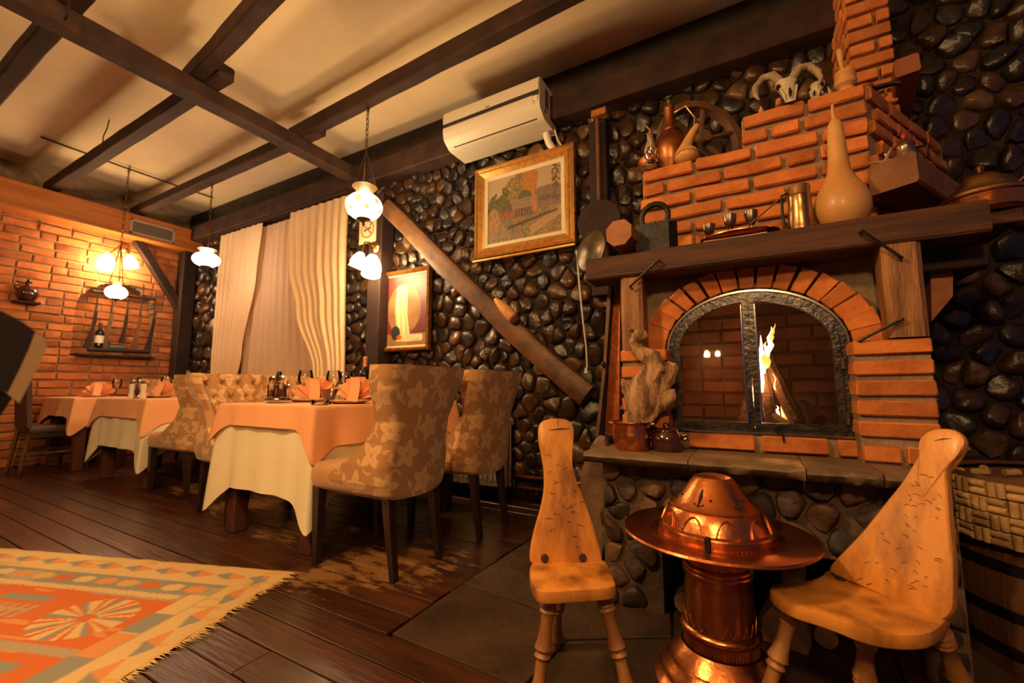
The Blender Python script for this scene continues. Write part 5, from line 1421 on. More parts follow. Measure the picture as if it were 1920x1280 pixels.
for _ in range(46):
    y0 = random.uniform(880,1110); k = (y0-850)/260; x0 = random.uniform(1725-150*k+12, 1765); l = random.uniform(4,16); scars.append((x0,y0,x0+l,y0+random.uniform(-3,9),random.uniform(.0009,.002)))
scars += [(1752,826,1784,822,.003)]
t, J0, nr, up, e = stool('broad carved stool with a wide leaning back right of the copper brazier', ZS, sR, ((1550,1078),(1768,1160)), bR,
      [(at(1490,1128,Z=zu), at(1420,1360,Z=0)), (at(1624,1172,Z=zu), at(1618,1370,Z=0)), (at(1755,1168,Z=zu), at(1838,1370,Z=0))], math.radians(17), scars)
for px_ in ((1576,1086),):
    p = at(*px_, Z=ZS); mk('peg', mv(lathe([(0,0),(.012,0),(.013,.003),(.01,.005),(0,.005)], 12), p.x, p.y, p.z), m_notch, t, world=True)

# ---- copper brazier
bz = thing('copper_brazier', 'shiny copper brazier table with a pierced domed lid before the fireplace', 'brazier', (-.122,1.465,0))
def fluted(r0, r1, z0, z1, n=72, amp=.0025):
    V, Fc = [], []
    for i in range(n*2):
        a = PI*i/n; o = amp if i % 2 else 0
        V += [((r0+o)*math.cos(a), (r0+o)*math.sin(a), z0), ((r1+o)*math.cos(a), (r1+o)*math.sin(a), z1)]
    for i in range(n*2): j = (i+1) % (n*2); Fc.append([2*i, 2*j, 2*j+1, 2*i+1])
    return V, Fc
mk('foot', lathe([(.0,.0),(.185,0),(.187,.006),(.18,.012),(.165,.020),(.16,.028),(.168,.034),(.160,.044),(.142,.056),(.136,.066),(.142,.072),(.132,.084),(.118,.098),(.108,.108)], 56), m_copper, bz, smooth=30)
mk('foot_band', fluted(.101,.099,.106,.140), m_copper, bz, smooth=None)
mk('lower_ring', lathe([(.10,.138),(.106,.142),(.110,.150),(.108,.158),(.098,.164)], 48), m_copper, bz, smooth=60)
mk('column', lathe([(.097,.160),(.096,.20),(.092,.27),(.088,.300),(.09,.306)], 48), m_copper, bz, smooth=60)
mk('upper_ring', lathe([(.088,.300),(.095,.304),(.097,.311),(.093,.317),(.097,.322),(.096,.330),(.086,.335)], 48), m_copper, bz, smooth=60)
mk('neck_band', fluted(.083,.080,.334,.355), m_copper, bz, smooth=None)
mk('neck', lathe([(.080,.354),(.074,.362),(.078,.368),(.070,.376),(.074,.382),(.075,.388),(.10,.398),(.14,.408)], 48), m_copper, bz, smooth=40)
mk('tray', lathe([(.0,.404),(.14,.404),(.20,.407),(.262,.416),(.268,.421),(.264,.426),(.235,.421),(.195,.416),(.185,.418),(.175,.414),(0,.414)], 80), M('tray_copper', (.34,.105,.035), (.50,.17,.06), .33, metal=1, scale=9, bump=.15, bscale=60), bz, smooth=30)
mk('lid_band', fluted(.158,.154,.416,.436,84), m_copper, bz, smooth=None)
lidp = [(.160,.414),(.158,.436),(.161,.438),(.159,.443),(.150,.447),(.140,.470),(.128,.492),(.124,.496),(.126,.500),(.121,.503),(.106,.517),(.090,.535),(.074,.555),(.058,.575),(.050,.583),(.040,.586),(.0,.587)]
lid = mk('lid', lathe(lidp, 64), m_copper, bz, smooth=28)
# pierced ornaments and raised arches on the lid
def on_lid(a, z, o=.0015):
    for (r0, z0), (r1, z1) in zip(lidp, lidp[1:]):
        if min(z0,z1) <= z <= max(z0,z1) and z1 > z0: r = r0+(r1-r0)*(z-z0)/(z1-z0); return Vector(((r+o)*math.cos(a), (r+o)*math.sin(a), z))
    return Vector((.15*math.cos(a), .15*math.sin(a), z))
for k in range(10):
    a0 = -PI/2+.30+2*PI*k/10
    mk('raised_arch', tube([on_lid(a0-.20+.4*i/12, .447+.040*math.sin(PI*i/12)**.6) for i in range(13)], .0028, 6), m_copper, lid)
m_void = M('dark_opening', (.010,.005,.004), None, .9)
for k in range(6):
    a0 = -PI/2-.30+2*PI*k/6
    mk('pierced_ornament', join(tube([on_lid(a0, z, .0006) for z in (.513,.525,.535,.545,.556)], [.002,.0035,.0055,.004,.0015], 6, flat=.4), tube([on_lid(a0+d, .513+.006*abs(d)/.12, .0006) for d in (-.13,-.08,0,.08,.13)], [.0035,.002,.0025,.002,.0035], 6, flat=.4)), m_void, lid)
    mk('pierced_dot', mv(ball(.004, 8, 6), *on_lid(a0+.30, .530, .0)), m_void, lid)
mk('catch', cbox((-.006,-.165,.432),(.016,.012,.040),.003), m_black, bz)
zig = []
for k in range(22):
    a0, a1, a2 = 2*PI*k/22, 2*PI*(k+.5)/22, 2*PI*(k+1)/22; pt = lambda a, z: Vector((.0962*math.cos(a), .0962*math.sin(a), z))
    zig.append(tube([pt(a0,.167), pt(a1,.196), pt(a2,.167)], .0011, 5))
mk('engraved_zigzag', join(*zig), M('scratched_copper', (.85,.42,.17), None, .3, metal=1), bz)

# ---- firewood in the log store
fg = 'logs in the store under the hearth'
def wood(label, p, r, ln, kind, rz, seed):
    t = thing('firewood_log', label, 'log', p, rz, fg)
    if kind == 'round':
        mk('bark', wob(X(lathe([(r*.98,0),(r,.01),(r*1.02,ln*.5),(r*.97,ln)], 14), Matrix.Rotation(-PI/2,4,'X') ), r*.08, 20, seed), m_log_bark, t, (0,0,r))
        mk('cut_end', X(lathe([(0,0),(r*.97,0),(r*.985,.006)], 14), Matrix.Rotation(-PI/2,4,'X')), m_log_end, t, (0,-.001,r))
    else:
        pf = [(-r*1.1,0),(r*1.0,0.0),(r*.95,r*.35),(r*.3,r*1.3),(-r*.45,r*1.8),(-r*.9,r*1.2)]
        mk('split_face', wob(prism(pf, 0, ln, 'y'), r*.06, 20, seed), m_log_end, t)
        mk('bark', wob(prism([(-r*1.13,0),(-r*.92,r*1.2),(-r*.47,r*1.84),(-r*.6,r*1.84),(-r*1.1,r*1.2),(-r*1.25,0)], .004, ln, 'y'), r*.04, 20, seed), m_log_bark, t)
    return t
wood('round log at the left end of the log store', (-.265,1.80,.005), .040, .30, 'round', .1, 1)
wood('wedge of split firewood just right of the brazier column', (.045,1.74,.005), .065, .30, 'split', -.2, 2)
wood('small round log between the split wedge and the broad stool', (.165,1.80,.005), .034, .30, 'round', -.1, 3)
wood('round log lying on top of the others in the log store', (.10,1.92,.085), .045, .30, 'round', .15, 4)
wood('round log at the back of the store behind the brazier', (-.10,1.90,.005), .05, .30, 'round', .0, 5)
one('concrete_block', wob(box(.055,.125,1.84,1.98,.165,.30,.008), .004, 12), m_mortar, 'pale concrete block behind the brazier column', 'block')

# ---- barrel with cork collar
BCX, BCY, BR = .90, 2.085, .335
br = thing('oak_barrel', 'dark oak barrel with a cork-covered collar in the right corner', 'barrel', (BCX,BCY,0))
ns = 22
for k in range(ns):
    a0, a1 = 2*PI*k/ns+.006, 2*PI*(k+1)/ns-.006; rings = []
    for i in range(9):
        z = .0+.37*i/8; rr = BR*(.90+.10*math.sin(PI*min(1,(i+2)/11)))
        rings.append([((rr-o)*math.cos(a), (rr-o)*math.sin(a), z) for o, a in ((.02,a0),(.0,a0),(.0,(a0+a1)/2),(.0,a1),(.02,a1))])
    mk('stave', loft(rings), m_barrel, br)
for (z, h) in ((.06,.03),(.17,.028),(.30,.03)):
    i = z/.37*8; rr = BR*(.90+.10*math.sin(PI*min(1,(i+2)/11)))+.003
    mk('hoop', lathe([(rr,z),(rr+.004,z),(rr+.004,z+h),(rr,z+h)], 48), m_black, br)
RCk = BR+.004
mk('collar', lathe([(RCk-.05,.372),(RCk-.008,.372),(RCk-.008,.565),(RCk-.03,.575),(RCk-.05,.565)], 48), M('collar_wood', (.10,.045,.02), (.18,.08,.03), .7, scale=9), br)
mk('cork_fill', lathe([(0,.556),(RCk-.05,.552),(RCk-.05,.50),(0,.50)], 32), M('cork_bed', (.16,.075,.03), (.30,.16,.07), .9, scale=30, bump=.8), br)
ck = mesh('cork', lathe([(0,0),(.0105,0),(.0115,.001),(.0115,.042),(.0105,.043),(0,.043)], 10), 40); ck.materials.append(m_cork)
ncell = int(2*PI*RCk/.048); nrow = 4
for j in range(nrow):
    for i in range(ncell):
        a = 2*PI*(i+.5)/ncell
        if not (PI*.80 < a < PI*1.85): continue     # only the side that faces the room
        zc_ = .376+.0235+j*.0475
        for q in (-1, 1):
            if (i+j) % 2 == 0:
                p = Vector((RCk*math.cos(a), RCk*math.sin(a), zc_+q*.0118)); tn = Vector((-math.sin(a), math.cos(a), random.uniform(-.06,.06)))
                mtx = Matrix.Translation(p-tn.normalized()*.0215) @ tn.to_track_quat('Z','Y').to_matrix().to_4x4()
            else:
                aa = a+q*.0118/RCk; mtx = Matrix.Translation((RCk*math.cos(aa), RCk*math.sin(aa), zc_-.0215)) @ Matrix.Rotation(random.uniform(-.05,.05),4,'X')
            o = mk('cork', ck, None, br); o.matrix_local = mtx
lc = [(at(1757,890,Z=.55),'pale loose cork standing out on the heap in the barrel by the stool',(.3,0,.4)), (at(1790,893,Z=.545),'dark loose cork lying on the heap in the barrel',(1.5,.2,.3)), (at(1828,898,Z=.545),'loose cork near the rim of the barrel in the middle',(1.4,.1,1.1)), (at(1858,897,Z=.545),'tilted loose cork on the heap in the barrel',(1.2,.2,-.6)), (at(1890,900,Z=.545),'loose cork on the heap at the right edge of the picture',(1.5,.2,1.9))]
for p, lab, rot in lc:
    o = one('loose_cork', ck, None, lab, 'cork', 'loose corks on the barrel', loc=(p.x, p.y+.02, .566), rot=rot)

# ---- bellows and boards left of the hearth
def px_prism(pts, y0, y1): return prism([(at(*p,Y=y0).x, at(*p,Y=y0).z) for p in pts], y0, y1, 'y')
bl_ = thing('leather_bellows', 'old leather and wood bellows leaning between the pale stool and the stone base', 'bellows', (-.68,1.93,.0))
o1 = [(1086,905),(1090,880),(1100,850),(1112,828),(1124,816),(1134,820),(1140,836),(1143,880),(1144,960),(1138,1010),(1125,1060),(1110,1075),(1098,1040),(1090,980)]
f1 = [(at(*p,Y=1.84).x, at(*p,Y=1.84).z) for p in o1]
cx_, cz_ = sum(p[0] for p in f1)/len(f1), sum(p[1] for p in f1)/len(f1)
mk('front_board', loft([[(cx_+(x-cx_)*.94,1.835,cz_+(z-cz_)*.94) for x,z in f1], [(x,1.845,z) for x,z in f1], [(x,1.865,z) for x,z in f1]]), m_leather, bl_, world=True)
mk('leather_side', loft([[(x,1.865,z) for x,z in f1], [(cx_+(x-cx_)*.88,1.90,cz_+(z-cz_)*.88) for x,z in f1], [(x,1.935,z) for x,z in f1]]), m_black, bl_, world=True)
mk('rear_board', loft([[(x,1.935,z) for x,z in f1], [(x,1.955,z) for x,z in f1]]), m_leather, bl_, world=True)
mk('nozzle', tube([(cx_,1.895,.19),(cx_-.01,1.89,.09),(cx_-.015,1.885,.0)], [.03,.02,.014], 10), m_iron, bl_, world=True)
one('leaning_lath', loft([[tuple(at(x,y_,Y=yy)) for x, y_, yy in ((1113,852,2.02),(1119,852,2.02),(1119,852,2.05),(1113,852,2.05))], [tuple(at(x,y_,Y=yy)) for x, y_, yy in ((1130,690,2.03),(1136,690,2.03),(1136,690,2.06),(1130,690,2.06))], [tuple(at(x,y_,Y=yy)) for x, y_, yy in ((1139,545,2.04),(1146,540,2.04),(1146,540,2.07),(1139,545,2.07))]]), m_brace, 'thin orange wooden lath leaning beside the left of the fireplace', 'lath')
p = at(1132,683,Y=2.02); one('lath_knob', mv(ball(.011, 10, 8, (.8,1,1.6)), p.x, p.y-.004, p.z), m_black, 'small black knob on the thin orange lath', 'knob')
one('dark_wall_board', px_prism([(1147,530),(1150,528),(1128,838),(1120,842)], 2.07, 2.10), m_post, 'narrow dark board behind the orange lath', 'board')
one('copper_sheet', wob(subd(px_prism([(1152,545),(1163,543),(1160,826),(1133,834)], 2.10, 2.112), 2), .003, 8), M('red_copper', (.46,.12,.035), (.62,.19,.06), .42, metal=.9, scale=10, bump=.25, bscale=30), 'tall reddish copper sheet standing left of the fireplace pillar', 'sheet')
# ================================================================== OBJECTS ON HEARTH, MANTEL AND LEDGES
def S(n, p): return n*dist(p)/FPX
def lz(name, label, cat, px_, py_b, Y, Z, group=None):
    p = at(px_, py_b, Y=Y); return thing(name, label, cat, (p.x, Y, Z), 0, group), p
# copper pot and driftwood on the hearth slab
t, p = lz('copper_pot', 'round copper pot on the hearth slab holding the driftwood', 'pot', 1186, 848, 1.80, SLZ)
r = S(33, p); h = at(1186,790,Y=1.80).z-SLZ
mk('body', lathe([(0,.003),(r*.92,0),(r*1.0,.012),(r*.98,h*.55),(r*.90,h*.86),(r*.90,h*.9),(r*1.08,h*.97),(r*1.10,h),(r*.98,h*.97),(r*.84,h*.86),(r*.86,.02),(0,.012)], 40), m_copper, t, smooth=40)
mk('rim_ring', lathe([(r*1.08,h*.97),(r*1.13,h*.985),(r*1.12,h*1.01),(r*1.06,h*1.0)], 40), m_copper_d, t)
for s in (-1,1): mk('ear_handle', tube([(s*r*.98,-.012,h*.9),(s*r*1.25,-.012,h*.95),(s*r*1.25,.012,h*.95),(s*r*.98,.012,h*.9)], .004, 6), m_copper_d, t)
dw = thing('driftwood', 'gnarled pale driftwood root standing in the copper pot', 'driftwood', (p.x, 1.80, SLZ+.02))
def branch(px_pts, rads, Yp, nn=10, seed=0, n=12):
    P = [at(x, y_, Y=Yp+.012*math.sin(i*1.7+seed)) for i, (x, y_) in enumerate(px_pts)]
    P2, R2 = [], []
    for i in range(len(P)-1):
        for k in range(3): P2.append(P[i].lerp(P[i+1], k/3)); R2.append(S(rads[i]+(rads[i+1]-rads[i])*k/3, P[i]))
    P2.append(P[-1]); R2.append(S(rads[-1], P[-1]))
    g = tube(P2, R2, n, flat=.7, up=(0,1,0))
    return wob(wob(g, .014, 24, seed), .007, 60, seed+2)
mk('trunk', branch([(1190,838),(1196,790),(1205,745),(1212,715),(1222,690),(1226,672)], [17,24,30,26,18,9], 1.80, seed=1), m_drift, dw, world=True)
mk('upper_twist', branch([(1212,722),(1228,695),(1222,670),(1200,655),(1190,642),(1200,630),(1212,626)], [19,20,17,13,11,12,6], 1.80, seed=3), m_drift, dw, world=True)
mk('right_arm', branch([(1208,760),(1232,735),(1250,712),(1260,690),(1252,680)], [13,15,13,11,5], 1.80, seed=5), m_drift, dw, world=True)
mk('right_root', branch([(1205,790),(1232,768),(1252,745),(1262,728)], [15,12,11,5], 1.79, seed=7), m_drift, dw, world=True)
mk('left_spur', branch([(1188,770),(1176,735),(1170,712)], [12,8,3], 1.80, seed=8), m_drift, dw, world=True)
mk('thorn', branch([(1196,632),(1186,620),(1172,607)], [5,3.5,1.5], 1.80, seed=9, n=8), m_brace, dw, world=True)
t, p = lz('ceramic_jar', 'glossy dark brown lidded jar beside the copper pot on the hearth', 'jar', 1252, 850, 1.83, SLZ)
r = S(28, p); h = at(1252,806,Y=1.83).z-SLZ
mk('body', lathe([(0,.002),(r*.92,0),(r,.008),(r*1.02,h*.5),(r*.98,h*.78),(r*.72,h*.95),(r*.7,h)], 36), m_glaze, t, smooth=50)
mk('lid', lathe([(r*.76,h*.98),(r*.74,h*1.03),(r*.45,h*1.12),(r*.16,h*1.15),(r*.14,h*1.2),(r*.26,h*1.26),(r*.22,h*1.34),(0,h*1.37)], 28), m_glaze, t, smooth=60)
for s in (-1,1): mk('lug_handle', tube([(s*r*.92,0,h*.75),(s*r*1.22,0,h*.82),(s*r*1.25,0,h*.65),(s*r*1.0,0,h*.55)], .006, 8), m_glaze, t)

# ---- on the mantel
YM = 2.0
t, p = lz('large_gourd', 'big long-necked dried gourd standing on the mantel beam', 'gourd', 1580, 402, 1.96, MZ)
H_ = at(1576,222,Y=1.96).z-MZ; r = S(44, p)
mk('body', lathe([(0,.002),(r*.45,0),(r*.82,H_*.05),(r*1.0,H_*.16),(r*1.0,H_*.24),(r*.86,H_*.34),(r*.58,H_*.44),(r*.42,H_*.53),(r*.36,H_*.65),(r*.32,H_*.8),(r*.27,H_*.95),(r*.16,H_*1.0),(r*.08,H_*1.01)], 40), m_gourd, t, smooth=180)
mk('stem', tube([(0,0,H_*.99),(-.003,0,H_*1.07),(-.002,0,H_*1.14),(.012,0,H_*1.165)], [.008,.006,.005,.003], 8), m_turned, t)
t, p = lz('coffee_mug', 'tall brass jug with a long thin handle left of the big gourd', 'jug', 1502, 414, 1.94, MZ)
H_ = at(1498,350,Y=1.94).z-MZ; r = S(22, p)
mk('body', lathe([(0,.002),(r*.98,0),(r,.006),(r*.95,H_*.12),(r*.98,H_*.14),(r*.90,H_*.5),(r*.82,H_*.78),(r*.86,H_*.8),(r*.80,H_*.84),(r*.84,H_*.98),(r*.80,H_),(r*.7,H_*.95),(r*.76,H_*.7),(0,.01)], 32), m_brass, t, smooth=35)
mk('long_handle', tube([(-r*.7,0,H_*.86),(-r*1.5,-.004,H_*.80),(-r*3.9,-.006,H_*.36)], [.004,.0035,.003], 8), m_brass, t)
mk('grip', tube([(-r*.8,.0,H_*.9),(-r*1.25,.0,H_*.88),(-r*1.3,.0,H_*.5),(-r*1.2,0,H_*.2)], .005, 8), m_black, t)
# tray and stem cups
TRZ = at(1385,436,Y=1.93).z-.004
one('cutting_board', wob(box(at(1318,445,Y=1.96).x, at(1440,430,Y=1.96).x, 1.95, 2.06, MZ, TRZ, .004), .002, 9), m_redwood, 'small wooden board under the tray of cups on the mantel', 'board')
t, p = lz('copper_tray', 'shallow dark oval tray on the mantel carrying the three cups', 'tray', 1385, 445, 2.0, TRZ)
tw = (at(1450,420,Y=2.0).x-at(1305,440,Y=2.0).x)/2
mk('tray_dish', mv(lathe([(0,.0),(tw*.7,.001),(tw*.92,.006),(tw,.010),(tw*1.01,.012),(tw*.97,.012),(tw*.9,.010),(tw*.68,.005),(0,.004)], 44), s=(1,.62,1)), m_copper_d, t, smooth=30)
mk('rim', mv(lathe([(tw*.985,.010),(tw*1.02,.011),(tw*1.02,.015),(tw*.985,.014)], 44), s=(1,.62,1)), m_copper, t)
for px_, dy, lab in ((1328,.02,'pewter stem cup on the left of the tray'),(1368,.0,'pewter stem cup in the middle of the tray'),(1408,.0,'pewter stem cup on the right of the tray')):
    p = at(px_, 400, Y=2.0+dy); t = thing('stem_cup', lab, 'cup', (p.x, 2.0+dy, TRZ+.005), 0, 'pewter cups on the tray')
    q = .084 if px_ < 1340 else .104
    mk('bowl', lathe([(.003,q*.42),(.010,q*.44),(.021,q*.60),(.025,q*.82),(.027,q*1.0),(.025,q*1.0),(.022,q*.82),(.017,q*.6),(0,q*.48)], 24), m_pewter, t, smooth=60)
    mk('stem', lathe([(.004,.004),(.0035,q*.15),(.006,q*.22),(.0035,q*.30),(.005,q*.43)], 12), m_pewter, t); mk('foot', lathe([(0,0),(.018,0),(.017,.003),(.004,.007),(0,.007)], 20), m_pewter, t)
# charcoal iron
t, p = lz('charcoal_iron', 'black charcoal flat iron with a curved wooden handle on the mantel', 'iron', 1232, 455, 1.93, MZ)
bx = (at(1272,440,Y=1.93).x-at(1196,450,Y=1.93).x); bh_ = at(1232,422,Y=1.93).z-MZ
mk('body', prism([(-bx/2,-.035),(bx/2-.03,-.035),(bx/2,0),(bx/2-.03,.035),(-bx/2,.035)], .0, bh_, 'z'), m_black, t)
mk('sole_plate', prism([(-bx/2-.004,-.038),(bx/2-.03,-.038),(bx/2+.008,0),(bx/2-.03,.038),(-bx/2-.004,.038)], 0, .010, 'z'), m_iron, t)
tz = [(-bx/2+bx*i/18, bh_+(.007 if i % 2 else 0)) for i in range(19)]
mk('vent_teeth', prism([(-bx/2,bh_-.004)]+tz+[(bx/2,bh_-.004)], -.034, -.030, 'y'), m_black, t)
mk('lid_knob', mv(ball(.010,10,8), bx*.32,0,bh_+.012), m_black, t)
rh = S(24, p)
mk('handle', tube([(-.005+rh*math.cos(a), 0, bh_+rh*.72+rh*math.sin(a)) for a in [math.radians(d) for d in range(-50,231,20)]], [.008+.006*math.sin(PI*i/14) for i in range(15)], 10), m_black, t)
t, p = lz('green_lantern_cup', 'small dark green glass jar behind the flat iron', 'jar', 1188, 420, 2.06, MZ)
mk('glass', lathe([(0,.03),(.020,.03),(.024,.045),(.024,.085),(.018,.095)], 20), M('green_glass', (.012,.05,.045), None, .15), t, smooth=60); mk('base', lathe([(0,0),(.017,0),(.017,.01),(.010,.02),(.010,.032),(0,.032)], 16), m_copper_d, t); mk('cap', lathe([(.019,.094),(.019,.104),(.006,.112),(0,.112)], 16), m_brass, t)
# lidded copper pan on the right of the mantel
t, p = lz('copper_lidded_pan', 'wide copper pan with a domed brass lid on the right end of the mantel', 'pan', 1843, 372, 2.02, MZ)
r = .098; 
mk('pan_body', lathe([(0,.002),(r*.85,0),(r*.98,.008),(r*1.08,.05),(r*1.15,.054),(r*1.16,.058),(r*1.0,.058),(r*.94,.012),(0,.008)], 48), m_copper, t, smooth=40)
mk('lid', lathe([(r*1.14,.058),(r*1.12,.066),(r*.95,.074),(r*.86,.088),(r*.70,.094),(r*.62,.108),(r*.55,.124),(r*.36,.142),(r*.12,.152),(0,.153)], 48), m_brass, t, smooth=35)
mk('lid_knob', lathe([(.012,.150),(.008,.158),(.014,.166),(.010,.174),(0,.176)], 16), m_brass, t)
mk('ear_handle', tube([(r*1.05,-.03,.05),(r*1.5,-.02,.06),(r*1.5,.02,.06),(r*1.05,.03,.05)], .005, 8), m_copper, t)
mk('side_hook', tube([(r*.8,-.02,.09),(r*1.1,-.02,.12),(r*1.05,-.02,.16),(r*1.2,-.02,.165)], .004, 8), m_copper, t)
# coffee pot and antler on the right timber
q = Vector((TBC.x,1.98,0))+Vector((.5,.866,0))*.12
t = thing('coffee_pot', 'small dark metal coffee pot with a red knob on the right timber end', 'coffee pot', (q.x+.01, q.y, TBZ))
mk('body', lathe([(0,.001),(.036,0),(.040,.008),(.034,.05),(.026,.075),(.030,.083)], 28), m_pewter, t, smooth=50)
mk('lid', lathe([(.031,.082),(.029,.090),(.014,.104),(.004,.11),(0,.11)], 24), m_pewter, t, smooth=60)
mk('knob', mv(ball(.012,10,8,(.8,.8,1.3)), 0,0,.124), M('red_knob', (.35,.03,.02), None, .3), t, smooth=60)
mk('spout', tube([(-.03,0,.03),(-.052,0,.045),(-.06,0,.07)], [.008,.006,.004], 8), m_pewter, t); mk('handle', tube([(.03,0,.07),(.062,0,.07),(.064,0,.03),(.034,0,.015)], .005, 8), m_black, t)
q2 = Vector((TBC.x,1.98,0))+Vector((.5,.866,0))*.045
t = thing('antler_piece', 'short forked antler lying before the coffee pot', 'antler', (q2.x-.03, q2.y, TBZ))
mk('main_tine', tube([(-.05,0,.018),(-.02,0,.014),(.015,.0,.008),(.05,0,.006)], [.003,.006,.008,.006], 8), m_horn, t); mk('side_tine', tube([(.0,0,.010),(.010,-.004,.035),(.022,-.004,.06)], [.007,.005,.002], 8), m_horn, t)

# ---- on the lower ledge of the chimney breast
YL = 2.24
t, p = lz('oil_lamp', 'small glass oil lamp with a clear chimney at the left end of the brick ledge', 'oil lamp', 1221, 318, 2.20, LEDGE1)
p0 = at(1221,318,Y=2.20); H_ = at(1215,238,Y=2.20).z-p0.z
mk('font', lathe([(0,.001),(.036,0),(.038,.005),(.020,.016),(.022,.022),(.040,.036),(.042,.05),(.026,.064),(.018,.068)], 26), m_glass, t, smooth=50)
mk('burner', lathe([(.018,.066),(.022,.07),(.022,.082),(.014,.086),(0,.086)], 20), m_brass, t)
mk('glass_chimney', lathe([(.020,.080),(.026,.10),(.033,.125),(.028,.15),(.017,.185),(.014,.215),(.017,.225)], 26), m_glass, t, smooth=60)
mk('reflector', X(lathe([(0,0),(.04,.004),(.055,.014),(.056,.016),(.04,.007),(0,.003)], 28), Matrix.Translation((-.02,.05,.08)) @ Matrix.Rotation(PI/2,4,'X')), m_copper_d, t)
t, p = lz('copper_ewer', 'tall copper ewer with a slim neck and spout on the brick ledge', 'ewer', 1258, 300, 2.28, LEDGE1)
H_ = at(1262,183,Y=2.28).z-LEDGE1; r = S(33, p)
mk('body', lathe([(0,.002),(r*.55,0),(r*.6,H_*.04),(r*.85,H_*.14),(r*1.0,H_*.28),(r*.95,H_*.40),(r*.62,H_*.52),(r*.34,H_*.58),(r*.36,H_*.60),(r*.27,H_*.63),(r*.24,H_*.78),(r*.30,H_*.86),(r*.2,H_*.87)], 36), m_copper_d, t, smooth=50)
mk('lid', lathe([(r*.31,H_*.855),(r*.29,H_*.89),(r*.14,H_*.92),(r*.08,H_*.94),(r*.13,H_*.965),(r*.06,H_),(0,H_*1.0)], 20), m_brass, t, smooth=60)
mk('spout', tube([(-r*.8,0,H_*.35),(-r*1.15,0,H_*.5),(-r*1.05,0,H_*.66),(-r*1.3,0,H_*.74)], [.010,.008,.006,.005], 10), m_copper_d, t)
mk('handle', tube([(r*.28,0,H_*.80),(r*.9,0,H_*.84),(r*1.35,0,H_*.66),(r*1.2,0,H_*.42),(r*.92,0,H_*.36)], .006, 10), m_brass, t)
t, p = lz('small_gourd', 'small curved-neck gourd lying on the brick ledge before the wheel', 'gourd', 1288, 306, 2.19, LEDGE1)
r = S(22, p)
mk('body', mv(ball(r, 24, 14, (1,1,.78)), 0,0,r*.78), m_gourd, t, smooth=180)
mk('neck', tube([(-.2*r,0,r*1.1),(0,0,r*1.6),(r*.25,0,r*2.2),(r*.6,0,r*2.8),(r*.95,0,r*3.25),(r*1.05,0,r*3.35)], [r*.62,r*.5,r*.38,r*.30,r*.24,r*.1], 16), m_gourd, t, smooth=180)
mk('cord', tube([(r*.75*math.cos(a)*1.33, r*.75*math.sin(a)*1.33, r*.8+.003*math.sin(3*a)) for a in [2*PI*i/24 for i in range(25)]], .002, 6), m_brace, t)
# old wooden wheel leaning at the back
wc = at(1312,230,Y=2.45)
wh = thing('cart_wheel', 'old brown wooden cart wheel leaning behind the brick ledge', 'wheel', (wc.x, 2.45, LEDGE1), .62)
RW_ = .245
mtx = Matrix.Translation((0,0,RW_+.004)) @ Matrix.Rotation(-.12,4,'X') @ Matrix.Rotation(PI/2,4,'X')
m_wheel = M('wheel_wood', (.085,.038,.018), (.15,.07,.03), .7, scale=8, bump=.4)
mk('rim', X(wob(lathe([(RW_,-.022),(RW_,.022),(RW_-.042,.024),(RW_-.042,-.024),(RW_,-.022)], 48), .004, 8), mtx), m_wheel, wh)
mk('hub', X(lathe([(0,-.05),(.035,-.05),(.04,0),(.035,.05),(0,.05)], 20), mtx), m_wheel, wh)
for k in range(6):
    a = PI*k/3+.35; mk('spoke', X(tube([(.03*math.cos(a),.03*math.sin(a),0),((RW_-.035)*math.cos(a),(RW_-.035)*math.sin(a),0)], [.016,.013], 6), mtx), m_wheel, wh)
mk('iron_bracket', tube([(.0,-.06,.0),(-.01,-.07,.12),(-.09,-.06,.2),(-.14,-.05,.23)], .005, 6), m_iron, wh); mk('iron_bracket', tube([(.09,-.06,.0),(.10,-.07,.10),(.11,-.05,.16)], .005, 6), m_iron, wh)

# ---- on the top of the breast
Y2 = 2.24
def ramskull(label, loc, rz, s, horns=True):
    t = thing('animal_skull', label, 'skull', loc, rz, 'skulls on the chimney breast')
    prof = [(-.0,.0,.012,.010),(.015,.018,.017,.014),(.03,.045,.022,.020),(.045,.075,.032,.028),(.06,.10,.040,.034),(.07,.125,.036,.034),(.085,.14,.022,.024)]
    rings = []
    for (yb, z, wx, wy) in prof: rings.append([(wx*math.cos(a), yb*.8+wy*math.sin(a), z+.006*math.sin(a)) for a in [2*PI*k/14 for k in range(14)]])
    mk('cranium', wob(mv(loft(rings), s=s), .003*s, 30, 3), m_bone, t, smooth=60)
    for sx in (-1,1):
        mk('eye_socket', mv(ball(.012,10,8,(.7,1,1)), sx*.033*s, .022*s, .085*s, s=s), m_void, t)
        mk('jaw_bone', mv(tube([(sx*.014,.0,.0),(sx*.019,-.004,.03),(sx*.028,.012,.07)], [.003,.005,.004], 6), s=s), m_bone, t)
        if horns: mk('horn', mv(wob(tube([(sx*.022,.05,.125),(sx*.045,.05,.16),(sx*.08,.06,.165),(sx*.108,.055,.13),(sx*.112,.035,.085),(sx*.100,.02,.05)], [.017,.018,.016,.013,.009,.003], 10), .002, 60), s=s), m_horn, t, smooth=60)
    mk('nose_opening', mv(tube([(0,-.012,.012),(0,-.016,.03),(0,-.010,.05)], [.002,.007,.003], 8), s=s), m_void, t)
    return t
p = at(1480,172,Y=2.12); ramskull('large ram skull with curled horns on top of the brick chimney breast', (p.x, 2.115, LEDGE2-.012), .08, 1.12)
p = at(1522,160,Y=2.24); ramskull('small skull between the ram skull and the wooden mortar', (p.x, 2.17, LEDGE2), -.4, .75, False)
t, p = lz('horned_headdress', 'bundle of grey horn and bone behind the wooden mortar', 'horn', 1543, 140, 2.32, LEDGE2)
